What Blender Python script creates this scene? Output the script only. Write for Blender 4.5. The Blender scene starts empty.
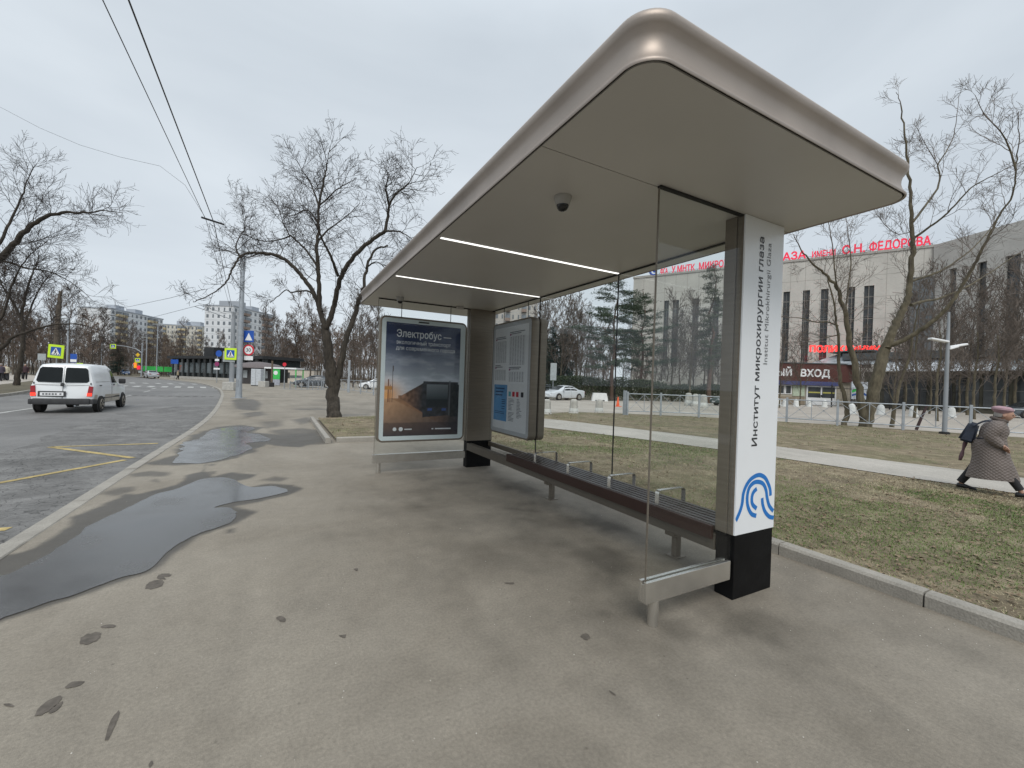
import bpy, bmesh, math, random
import numpy as np
from mathutils import Vector, Matrix, noise
R_=math.radians; PI=math.pi
scene=bpy.context.scene; COL=scene.collection
H=1.55; YAW,PITCH,ROLL=28.65,-0.22,1.95; FPX=425.0
_y,_p,_r=R_(YAW),R_(PITCH),R_(ROLL)
CF=Vector((math.sin(_y)*math.cos(_p),math.cos(_y)*math.cos(_p),math.sin(_p)))
_R=Vector((math.cos(_y),-math.sin(_y),0)); _U=_R.cross(CF)
CR=_R*math.cos(_r)+_U*math.sin(_r); CU=_U*math.cos(_r)-_R*math.sin(_r)
def ray(px,py): return CF*FPX+CR*(px-512)+CU*(384-py)
def G(px,py,z=0.0):
    d=ray(px,py); t=(z-H)/d.z; return Vector((0,0,H))+d*t
def AD(px,py,dep):
    d=ray(px,py); return Vector((0,0,H))+d*(dep/FPX)
def LD(lat,dep,z=0.0): return Vector((math.sin(_y)*dep+math.cos(_y)*lat, math.cos(_y)*dep-math.sin(_y)*lat, z))
def hor(px): return 374.3+.034*(px-279)+0.0
def at(px,dep,z=0.0):
    p=AD(px,hor(px),dep); return Vector((p.x,p.y,z))
def zo(py,px,dep): return AD(px,py,dep).z
# ------------------------------------------------------------- camera, world, light
cam=bpy.data.cameras.new('camera'); co=bpy.data.objects.new('camera',cam); COL.objects.link(co)
cam.sensor_width=36; cam.lens=36*FPX/1024; cam.clip_start=.05; cam.clip_end=3000
M=Matrix((CR,CU,-CF)).transposed().to_4x4(); M.translation=(0,0,H); co.matrix_world=M; scene.camera=co
W=bpy.data.worlds.new('World'); scene.world=W; W.use_nodes=True
nt=W.node_tree; nt.nodes.clear()
N=lambda t,**k:(lambda n:[setattr(n,a,b) for a,b in k.items()] and n or n)(nt.nodes.new(t))
SUN_EL,SUN_AZ=48,205
sky=nt.nodes.new('ShaderNodeTexSky'); sky.sky_type='NISHITA'; sky.sun_disc=False; sky.sun_elevation=R_(SUN_EL); sky.sun_rotation=R_(SUN_AZ)
tc=nt.nodes.new('ShaderNodeTexCoord'); mp=nt.nodes.new('ShaderNodeMapping'); mp.inputs['Scale'].default_value=(1,1,3.2)
n1=nt.nodes.new('ShaderNodeTexNoise'); n1.inputs['Scale'].default_value=1.3; n1.inputs['Detail'].default_value=5; n1.inputs['Roughness'].default_value=.5; n1.inputs['Distortion'].default_value=.5
cr=nt.nodes.new('ShaderNodeValToRGB'); cr.color_ramp.elements[0].position=.3; cr.color_ramp.elements[1].position=.72
cr.color_ramp.elements[0].color=(4.6,5.1,5.6,1); cr.color_ramp.elements[1].color=(5.75,6.25,6.7,1)
mx=nt.nodes.new('ShaderNodeMixRGB'); mx.inputs[0].default_value=.96
bg=nt.nodes.new('ShaderNodeBackground'); bg.inputs[1].default_value=.1; wo=nt.nodes.new('ShaderNodeOutputWorld')
L=nt.links.new
sx_=nt.nodes.new('ShaderNodeSeparateXYZ'); zr=nt.nodes.new('ShaderNodeMapRange'); zr.inputs[1].default_value=.62; zr.inputs[2].default_value=.95; zr.inputs[3].default_value=1; zr.inputs[4].default_value=1.55
L(tc.outputs['Generated'],sx_.inputs[0]); L(sx_.outputs['Z'],zr.inputs[0]); zm=nt.nodes.new('ShaderNodeVectorMath'); zm.operation='SCALE'
L(tc.outputs['Generated'],mp.inputs[0]); L(mp.outputs[0],n1.inputs['Vector']); L(n1.outputs['Fac'],cr.inputs[0])
L(sky.outputs[0],mx.inputs[1]); L(cr.outputs[0],zm.inputs[0]); L(zr.outputs[0],zm.inputs['Scale']); L(zm.outputs[0],mx.inputs[2]); L(mx.outputs[0],bg.inputs[0]); L(bg.outputs[0],wo.inputs[0])
sl=bpy.data.lights.new('sun','SUN'); so=bpy.data.objects.new('sun',sl); COL.objects.link(so)
sl.energy=1.5; sl.angle=R_(35); sl.color=(1,.965,.91)
sd=Vector((math.sin(R_(SUN_AZ))*math.cos(R_(SUN_EL)),math.cos(R_(SUN_AZ))*math.cos(R_(SUN_EL)),math.sin(R_(SUN_EL))))
so.rotation_euler=sd.to_track_quat('Z','Y').to_euler()
vs=scene.view_settings; vs.view_transform='Standard'; vs.look='None'; vs.gamma=1; vs.exposure=0.38
scene.render.engine='CYCLES'; scene.cycles.max_bounces=8; scene.cycles.transparent_max_bounces=16
# ------------------------------------------------------------- materials
MATS={}
def mat(name,col,rough=.7,metal=0,var=.15,scale=6,bump=0,bscale=30,col2=None,emit=None,es=1,spec=.5,detail=4,fine=0,stretch=None,coat=0):
    if name in MATS: return MATS[name]
    m=bpy.data.materials.new(name); m.use_nodes=True; n=m.node_tree.nodes; l=m.node_tree.links.new
    b=n['Principled BSDF']; b.inputs['Roughness'].default_value=rough; b.inputs['Metallic'].default_value=metal
    b.inputs['Specular IOR Level'].default_value=spec; b.inputs['Coat Weight'].default_value=coat
    tc=n.new('ShaderNodeTexCoord'); src=tc.outputs['Object']
    if stretch:
        mm=n.new('ShaderNodeMapping'); mm.inputs['Scale'].default_value=stretch; l(src,mm.inputs[0]); src=mm.outputs[0]
    nz=n.new('ShaderNodeTexNoise'); nz.inputs['Scale'].default_value=scale; nz.inputs['Detail'].default_value=detail; l(src,nz.inputs['Vector'])
    rp=n.new('ShaderNodeValToRGB'); rp.color_ramp.elements[0].position=.3; rp.color_ramp.elements[1].position=.7
    c2=col2 or tuple(min(1,c*(1+var)) for c in col); c1=col if col2 else tuple(c*(1-var) for c in col)
    rp.color_ramp.elements[0].color=(*c1,1); rp.color_ramp.elements[1].color=(*c2,1); l(nz.outputs['Fac'],rp.inputs[0])
    out=rp.outputs[0]
    if fine:
        n2=n.new('ShaderNodeTexNoise'); n2.inputs['Scale'].default_value=bscale; n2.inputs['Detail'].default_value=3; l(src,n2.inputs['Vector'])
        mr=n.new('ShaderNodeMapRange'); mr.inputs[1].default_value=.3; mr.inputs[2].default_value=.7; mr.inputs[3].default_value=1-fine; mr.inputs[4].default_value=1+fine; l(n2.outputs['Fac'],mr.inputs[0])
        vm=n.new('ShaderNodeVectorMath'); vm.operation='SCALE'; l(out,vm.inputs[0]); l(mr.outputs[0],vm.inputs['Scale']); out=vm.outputs[0]
    l(out,b.inputs['Base Color'])
    if bump:
        n3=n.new('ShaderNodeTexNoise'); n3.inputs['Scale'].default_value=bscale; n3.inputs['Detail'].default_value=4; l(src,n3.inputs['Vector'])
        bp=n.new('ShaderNodeBump'); bp.inputs['Strength'].default_value=bump; bp.inputs['Distance'].default_value=.02; l(n3.outputs['Fac'],bp.inputs['Height']); l(bp.outputs[0],b.inputs['Normal'])
    if emit: b.inputs['Emission Color'].default_value=(*emit,1); b.inputs['Emission Strength'].default_value=es
    MATS[name]=m; return m
def glassmat(name,tint,gl=.06,rough=.0):
    m=bpy.data.materials.new(name); m.use_nodes=True; n=m.node_tree.nodes; l=m.node_tree.links.new; n.clear()
    o=n.new('ShaderNodeOutputMaterial'); t=n.new('ShaderNodeBsdfTransparent'); t.inputs[0].default_value=(*tint,1)
    g=n.new('ShaderNodeBsdfGlossy'); g.inputs['Roughness'].default_value=rough; g.inputs[0].default_value=(.95,.97,1,1)
    tc=n.new('ShaderNodeTexCoord'); nz=n.new('ShaderNodeTexNoise'); nz.inputs['Scale'].default_value=3; l(tc.outputs['Object'],nz.inputs['Vector'])
    f0=n.new('ShaderNodeLayerWeight'); f0.inputs[0].default_value=.5; f1=n.new('ShaderNodeMath'); f1.operation='POWER'; f1.inputs[1].default_value=5; l(f0.outputs['Facing'],f1.inputs[0]); f=n.new('ShaderNodeMath'); f.operation='MULTIPLY_ADD'; f.inputs[1].default_value=.9; f.inputs[2].default_value=.04; l(f1.outputs[0],f.inputs[0]); mu=n.new('ShaderNodeMath'); mu.operation='MULTIPLY'
    mr=n.new('ShaderNodeMapRange'); mr.inputs[3].default_value=gl*8; mr.inputs[4].default_value=gl*12; l(nz.outputs['Fac'],mr.inputs[0])
    l(f.outputs[0],mu.inputs[0]); l(mr.outputs[0],mu.inputs[1])
    s=n.new('ShaderNodeMixShader'); l(mu.outputs[0],s.inputs[0]); l(t.outputs[0],s.inputs[1]); l(g.outputs[0],s.inputs[2]); l(s.outputs[0],o.inputs[0])
    MATS[name]=m; return m
steel=mat('brushed_bronze_steel',(.185,.16,.128),.5,.4,.1,3,stretch=(1,1,14),bump=.03,bscale=60)
fascia_m=mat('champagne_metal',(.37,.32,.28),.52,.75,.13,2.2,bump=.02,bscale=90)
stainless=mat('stainless_steel',(.62,.60,.56),.27,.9,.08,8,stretch=(1,20,1))
soffit_m=mat('soffit_panel',(.495,.475,.445),.42,0,.035,1.2,spec=.35)
black_m=mat('black_enamel',(.006,.006,.0065),.5,0,.3,9,bump=.05,spec=.12)
dark_gap=mat('dark_rubber_joint',(.02,.02,.02),.8)
white_gloss=mat('white_enamel',(.74,.76,.78),.28,0,.02,3)
led_m=mat('led_strip_light',(.9,.9,.9),.5,emit=(1,.99,.95),es=1.25)
wood_m=mat('stained_bench_wood',(.045,.032,.027),.28,0,.3,3,stretch=(1,.12,1),bump=.08,bscale=50)
redwood=mat('red_brown_bench_board',(.036,.018,.014),.5,0,.25,3,stretch=(1,.15,1),bump=.06,bscale=60,spec=.3)
panelgrey=mat('grey_board_print',(.42,.43,.45),.35,0,.04,4)
framewhite=mat('pale_mint_frame',(.70,.77,.79),.35,0,.03,2)
camgrey=mat('camera_housing',(.36,.35,.33),.4)
camdome=mat('smoked_dome',(.01,.01,.01),.08)
glass=glassmat('shelter_glass',(.955,.965,.96),.045)
carglass=mat('dark_car_glass',(.012,.015,.016),.12,0,.2,2,spec=.22)
whitepaint=mat('white_car_paint',(.72,.74,.75),.3,0,.03,2,coat=.4)
dirtpaint=mat('dusty_white_paint',(.42,.38,.32),.6,0,.15,5)
silver=mat('silver_car_paint',(.52,.55,.58),.3,.35,.04,3,coat=.5)
greypaint=mat('dark_grey_car_paint',(.06,.07,.08),.3,.2,.1,3,coat=.5)
bluepaint=mat('blue_car_paint',(.05,.09,.17),.3,.2,.1,3,coat=.5)
tyre=mat('tyre_rubber',(.025,.024,.023),.85,0,.2,20)
rim=mat('wheel_rim',(.30,.27,.225),.6,.2)
plastic=mat('black_bumper_plastic',(.035,.036,.038),.65,0,.2,10)
redlamp=mat('red_tail_lamp',(.28,.012,.02),.2,0,.1,9)
brakelit=mat('lit_brake_lamp',(.6,.03,.02),.3,emit=(1,.06,.03),es=.9)
headl=mat('clear_lamp',(.6,.62,.65),.15)
galv=mat('galvanised_steel',(.34,.37,.40),.5,.35,.12,5)
galv_d=mat('weathered_pole_paint',(.27,.29,.31),.55,.1,.15,3,stretch=(1,1,.2))
concrete=mat('concrete',(.42,.41,.38),.9,0,.15,7,bump=.15,bscale=60,fine=.08)
whiteconc=mat('white_painted_concrete',(.62,.63,.61),.85,0,.12,5,bump=.12,bscale=40)
sign_y=mat('fluorescent_yellow_green',(.60,.86,.03),.5,0,.02)
sign_b=mat('sign_blue',(.015,.085,.40),.45,0,.04)
sign_w=mat('sign_white',(.78,.79,.8),.5,0,.03)
sign_r=mat('sign_red',(.62,.02,.04),.45)
sign_k=mat('sign_black',(.015,.015,.015),.5)
sign_o=mat('sign_yellow',(.8,.5,.03),.5)
sign_back=mat('sign_back_grey',(.33,.36,.37),.6)
redletter=mat('red_letter_plastic',(.72,.02,.06),.45,emit=(1,.03,.10),es=.25)
ink=mat('black_ink',(.02,.02,.022),.45,0,.02)
greyink=mat('grey_ink',(.16,.165,.17),.5,0,.02)
blueink=mat('emblem_blue',(.012,.16,.50),.4,0,.03)
whiteink=mat('white_ink',(.75,.77,.8),.5,0,.02)
bark=mat('tree_bark',(.085,.07,.055),.95,0,.35,5,bump=.9,bscale=16,stretch=(1,1,.35),fine=.3)
twig=mat('twig_bark',(.11,.088,.074),.95,0,.25,2)
greenbark=mat('mossy_bark',(.105,.09,.06),.95,0,.35,4,bump=.8,bscale=14,stretch=(1,1,.35),fine=.25)
reddish=mat('pale_grey_twig',(.115,.095,.08),.95,0,.25,1)
needle=mat('pine_needles',(.022,.045,.026),.8,0,.4,1.4,col2=(.055,.085,.045))
sprneedle=mat('spruce_needles',(.014,.032,.026),.8,0,.4,1.2,col2=(.03,.055,.042))
hedge_m=mat('evergreen_hedge',(.02,.038,.018),.85,0,.4,2,col2=(.06,.075,.035))
pinebark=mat('orange_pine_bark',(.105,.065,.047),.9,0,.3,5,bump=.5)
wallbeige=mat('travertine_cladding',(.50,.48,.44),.85,0,.1,.35,fine=.05,bscale=4)
windark=mat('dark_window',(.05,.055,.057),.12,0,.4,.8)
winblue=mat('atrium_glass',(.15,.165,.175),.15,0,.4,.5)
mullion=mat('window_mullion',(.12,.12,.115),.6)
roofdark=mat('dark_roof_sheet',(.09,.10,.105),.5)
roofpale=mat('pale_translucent_roof',(.30,.33,.35),.35,0,.35,1.5)
awning=mat('white_awning_sheet',(.58,.62,.66),.3,0,.2,1.5)
brownfas=mat('brown_fascia',(.085,.028,.022),.5)
beigestone=mat('beige_tile_wall',(.40,.36,.29),.8,0,.12,3)
blueband=mat('blue_band',(.06,.07,.18),.5)
ironblack=mat('black_iron',(.012,.012,.013),.6)
olive=mat('olive_pavilion_wall',(.10,.095,.07),.8,0,.35,.8)
aptwhite=mat('white_panel_block',(.66,.68,.70),.85,0,.06,.1)
aptgrey=mat('grey_panel_block',(.36,.39,.43),.85,0,.08,.1)
aptwin=mat('apartment_window',(.16,.18,.20),.3,0,.35,.5)
balc_y=mat('ochre_balcony',(.52,.44,.28),.8)
balc_b=mat('brown_balcony',(.26,.20,.17),.8)
blackpav=mat('black_glass_pavilion',(.014,.018,.019),.15,0,.4,.4)
greenp=mat('green_panel',(.05,.50,.10),.5)
skin_m=mat('skin',(.40,.235,.17),.6,0,.06,12)
shoe_m=mat('black_shoe_leather',(.015,.015,.017),.45)
trouser=mat('black_trousers',(.012,.012,.014),.8)
beret=mat('pink_knitted_beret',(.36,.235,.265),.95,0,.2,18,bump=.4,bscale=120)
navy=mat('navy_nylon',(.012,.018,.034),.6,0,.25,14,bump=.2)
mauve=mat('mauve_cloth',(.13,.075,.085),.9)
hair_m=mat('grey_hair',(.30,.28,.26),.9)
orange=mat('orange_cone',(.75,.10,.02),.6)
paintw=mat('worn_white_road_paint',(.42,.42,.40),.8,0,.3,4,fine=.15,bscale=25)
painty=mat('worn_yellow_road_paint',(.40,.31,.13),.85,0,.3,5,fine=.2,bscale=30)
def quilt():
    m=mat('quilted_taupe_coat',(.155,.128,.116),.65,0,.12,6); n=m.node_tree.nodes; l=m.node_tree.links.new; b=n['Principled BSDF']
    tc=n.new('ShaderNodeTexCoord'); hs=[]
    for rot in (50,-50):
        mp=n.new('ShaderNodeMapping'); mp.inputs['Rotation'].default_value=(0,R_(rot),0); l(tc.outputs['Object'],mp.inputs[0])
        w=n.new('ShaderNodeTexWave'); w.inputs['Scale'].default_value=8; w.bands_direction='X'; w.wave_profile='SIN'; l(mp.outputs[0],w.inputs['Vector']); hs.append(w)
    mi=n.new('ShaderNodeMath'); mi.operation='MINIMUM'; l(hs[0].outputs['Fac'],mi.inputs[0]); l(hs[1].outputs['Fac'],mi.inputs[1])
    pw=n.new('ShaderNodeMath'); pw.operation='POWER'; pw.inputs[1].default_value=.4; l(mi.outputs[0],pw.inputs[0])
    bp=n.new('ShaderNodeBump'); bp.inputs['Strength'].default_value=1; bp.inputs['Distance'].default_value=.007; l(pw.outputs[0],bp.inputs['Height']); l(bp.outputs[0],b.inputs['Normal'])
    return m
coat_m=quilt()
# ------------------------------------------------------------- mesh helpers
class MB:
    def __init__(s): s.v=[]; s.f=[]
    def add(s,vs,fs):
        o=len(s.v); s.v.extend([tuple(v) for v in vs]); s.f.extend([tuple(i+o for i in f) for f in fs]); return s
    def box(s,x0,x1,y0,y1,z0,z1,M=None):
        vs=[Vector((x,y,z)) for z in (z0,z1) for y in (y0,y1) for x in (x0,x1)]
        if M: vs=[M@v for v in vs]
        return s.add(vs,[(0,2,3,1),(4,5,7,6),(0,1,5,4),(2,6,7,3),(0,4,6,2),(1,3,7,5)])
    def bbox(s,x0,x1,y0,y1,z0,z1,b=.01,M=None):   # bevelled box
        bm=bmesh.new(); bmesh.ops.create_cube(bm,size=1)
        for v in bm.verts: v.co=Vector(((x0+x1)/2+v.co.x*(x1-x0),(y0+y1)/2+v.co.y*(y1-y0),(z0+z1)/2+v.co.z*(z1-z0)))
        bmesh.ops.bevel(bm,geom=list(bm.edges),offset=b,segments=2,affect='EDGES',profile=.6)
        return s.bm(bm,M)
    def bm(s,bm,M=None):
        bm.verts.index_update()
        s.add([(M@v.co if M else v.co) for v in bm.verts],[[v.index for v in f.verts] for f in bm.faces]); bm.free(); return s
    def tube(s,pts,rads,n=8,cap=True,flat=1):
        pts=[Vector(p) for p in pts]
        if not hasattr(rads,'__len__'): rads=[rads]*len(pts)
        t=(pts[1]-pts[0]).normalized(); a=t.orthogonal().normalized(); vs=[]; k=len(pts)
        for i,p in enumerate(pts):
            if 0<i<k-1: t=(pts[i+1]-pts[i-1])
            elif i==k-1: t=(pts[i]-pts[i-1])
            t=t.normalized() if t.length>1e-9 else Vector((0,0,1))
            a=(a-t*a.dot(t)); a=a.normalized() if a.length>1e-6 else t.orthogonal().normalized(); b=t.cross(a)
            for j in range(n):
                an=2*PI*j/n; vs.append(p+(a*math.cos(an)+b*math.sin(an)*flat)*rads[i])
        fs=[(i*n+j,i*n+(j+1)%n,(i+1)*n+(j+1)%n,(i+1)*n+j) for i in range(k-1) for j in range(n)]
        if cap: fs+=[tuple(range(n))[::-1],tuple((k-1)*n+j for j in range(n))]
        return s.add(vs,fs)
    def lathe(s,prof,n=24,c=(0,0,0),M=None,sx=1,sy=1):
        vs=[];c=Vector(c)
        for r,z in prof:
            for j in range(n): vs.append(c+Vector((r*sx*math.cos(2*PI*j/n),r*sy*math.sin(2*PI*j/n),z)))
        if M: vs=[M@v for v in vs]
        k=len(prof)
        fs=[(i*n+j,i*n+(j+1)%n,(i+1)*n+(j+1)%n,(i+1)*n+j) for i in range(k-1) for j in range(n)]
        fs+=[tuple(range(n))[::-1],tuple((k-1)*n+j for j in range(n))]
        return s.add(vs,fs)
    def prism(s,poly,d,M=None):   # poly in xz, extruded along y from 0 to d
        n=len(poly); vs=[Vector((x,0,z)) for x,z in poly]+[Vector((x,d,z)) for x,z in poly]
        if M: vs=[M@v for v in vs]
        return s.add(vs,[tuple(range(n)),tuple(range(2*n-1,n-1,-1))]+[(i,i+n,(i+1)%n+n,(i+1)%n) for i in range(n)])
    def flat(s,poly,z,th=0):
        n=len(poly); s.add([(p[0],p[1],z) for p in poly],[tuple(range(n))]); return s
    def build(s,name,m,parent=None,smooth=False,ang=40,**k):
        me=bpy.data.meshes.new(name); me.from_pydata([tuple(v) for v in s.v],[],s.f)
        bm=bmesh.new(); bm.from_mesh(me)
        big=[f for f in bm.faces if len(f.verts)>4]
        if big: bmesh.ops.triangulate(bm,faces=big)
        if len(s.f)<60000: bmesh.ops.recalc_face_normals(bm,faces=bm.faces)
        bm.to_mesh(me); bm.free()
        me.materials.append(m)
        if smooth: me.shade_smooth(); me.set_sharp_from_angle(angle=R_(ang))
        return obj(name,me,parent,**k)
def obj(name,data,parent=None,**k):
    o=bpy.data.objects.new(name,data); COL.objects.link(o)
    if parent: o.parent=parent
    return tag(o,**k)
def tag(o,label=None,cat=None,group=None,kind=None):
    if label: o['label']=label
    if cat: o['category']=cat
    if group: o['group']=group
    if kind: o['kind']=kind
    return o
def thing(name,label,cat,loc=(0,0,0),rz=0,group=None):
    o=obj(name,None,None,label=label,cat=cat,group=group); o.location=loc; o.rotation_euler.z=rz; return o
def dup(root,loc=None,rz=None,label=None,scale=None):
    KIDS={}
    for o in bpy.data.objects:
        if o.parent: KIDS.setdefault(o.parent.name,[]).append(o)
    def cp(o,par):
        c=o.copy(); COL.objects.link(c)
        if par: c.parent=par
        for k in KIDS.get(o.name,[]): cp(k,c)
        return c
    r=cp(root,None)
    if loc is not None: r.location=loc
    if rz is not None: r.rotation_euler.z=rz
    if label: r['label']=label
    if scale: r.scale=(scale,)*3 if not hasattr(scale,'__len__') else scale
    return r
FONT=None
def glyph_contours(s,size,align,spacing):
    c=bpy.data.curves.new('t','FONT'); c.body=s; c.size=size; c.align_x=align; c.space_character=spacing
    o=bpy.data.objects.new('t',c); COL.objects.link(o); bpy.context.view_layer.update(); dg=bpy.context.evaluated_depsgraph_get()
    cu=o.evaluated_get(dg).to_curve(dg); out=[]
    for sp in cu.splines:
        P=[]
        if sp.type=='BEZIER':
            bp=sp.bezier_points; n=len(bp)
            for k in range(n):
                a,b=bp[k],bp[(k+1)%n]; p0,p1,p2,p3=a.co,a.handle_right,b.handle_left,b.co
                st=1 if ((p1-p0).cross(p3-p0).length<1e-7 and (p2-p0).cross(p3-p0).length<1e-7) else 5
                for q in range(st): t=q/st; P.append(p0*(1-t)**3+p1*3*t*(1-t)**2+p2*3*t*t*(1-t)+p3*t**3)
        else: P=[Vector(p.co[:3]) for p in sp.points]
        Q=[]
        for p in P:
            if not Q or (p-Q[-1]).length>1e-5: Q.append(Vector((p.x,p.y,0)))
        if len(Q)>2: out.append(Q)
    o.to_curve_clear() if hasattr(o,'to_curve_clear') else None
    bpy.data.objects.remove(o); return out
def text(name,s,size,m,M,parent=None,ext=.002,bold=0,align='LEFT',sx=1,spacing=1,lab=None):
    from mathutils.geometry import delaunay_2d_cdt
    C=glyph_contours(s,size,align,spacing); V2=[];ED=[]
    for P in C:
        o=len(V2); V2+=[Vector((p.x,p.y)) for p in P]; ED+=[(o+i,o+(i+1)%len(P)) for i in range(len(P))]
    vo,eo,fo,*_q=delaunay_2d_cdt(V2,ED,[],0,1e-6)
    A=np.array([(V2[a].x,V2[a].y) for a,b in ED]); B=np.array([(V2[b].x,V2[b].y) for a,b in ED]); tri=[]
    for f in fo:
        cx=sum(vo[i].x for i in f)/3; cy=sum(vo[i].y for i in f)/3
        isl=(B[:,0]-A[:,0])*(cy-A[:,1])-(cx-A[:,0])*(B[:,1]-A[:,1])
        wn=np.sum((A[:,1]<=cy)&(B[:,1]>cy)&(isl>0))-np.sum((A[:,1]>cy)&(B[:,1]<=cy)&(isl<0))
        if wn!=0: tri.append(tuple(f))
    cnt={}
    for f in tri:
        for a,b in zip(f,f[1:]+f[:1]): cnt[(a,b)]=1
    bnd=[(a,b) for a,b in cnt if (b,a) not in cnt]
    st=min(.0003,ext*.04); w=bold*size; offs=[(0,0)] if not bold else [(w*math.cos(a),w*math.sin(a)) for a in [k*PI/4 for k in range(8)]]; out=MB(); n=len(vo)
    for k,(dx,dy) in enumerate(offs):
        top=[(p.x+dx,p.y+dy,ext-st*k) for p in vo]
        if ext>.01: out.add(top+[(x,y,-ext) for x,y,z in top],tri+[(a,b,b+n,a+n) for a,b in bnd])
        else: out.add(top,tri)
    used=sorted({i for f in out.f for i in f}); mp_={o:i for i,o in enumerate(used)}
    vv=[tuple((M@Matrix.Diagonal((sx,1,1,1)))@Vector(out.v[o])) for o in used]
    me=bpy.data.meshes.new(name); me.from_pydata(vv,[],[tuple(mp_[i] for i in f) for f in out.f]); me.materials.append(m)
    return obj(name,me,parent,label=lab)
def inpoly(x,y,P):
    c=False; j=len(P)-1
    for i in range(len(P)):
        xi,yi=P[i]; xj,yj=P[j]
        if (yi>y)!=(yj>y) and x<(xj-xi)*(y-yi)/(yj-yi)+xi: c=not c
        j=i
    return c
def frame(origin,xd,up):   # text frame: x along xd, y along up
    x=Vector(xd).normalized(); u=Vector(up).normalized(); z=x.cross(u); m=Matrix((x,u,z)).transposed().to_4x4(); m.translation=origin; return m
def rrect(x0,x1,z0,z1,r,n=6):
    P=[]
    for cx,cz,a0 in ((x1-r,z1-r,0),(x0+r,z1-r,90),(x0+r,z0+r,180),(x1-r,z0+r,270)):
        for i in range(n+1): a=R_(a0+90*i/n); P.append((cx+r*math.cos(a),cz+r*math.sin(a)))
    return P
def catmull(P,k=6,closed=False):
    P=[Vector(p) for p in P]; n=len(P); out=[]
    for i in range(n if closed else n-1):
        g=lambda j:P[j%n] if closed else P[max(0,min(n-1,j))]
        a,b,c,d=g(i-1),g(i),g(i+1),g(i+2)
        for q in range(k):
            t=q/k; out.append(.5*((2*b)+(c-a)*t+(2*a-5*b+4*c-d)*t*t+(3*b-a-3*c+d)*t**3))
    if not closed: out.append(P[-1])
    return out
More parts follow.
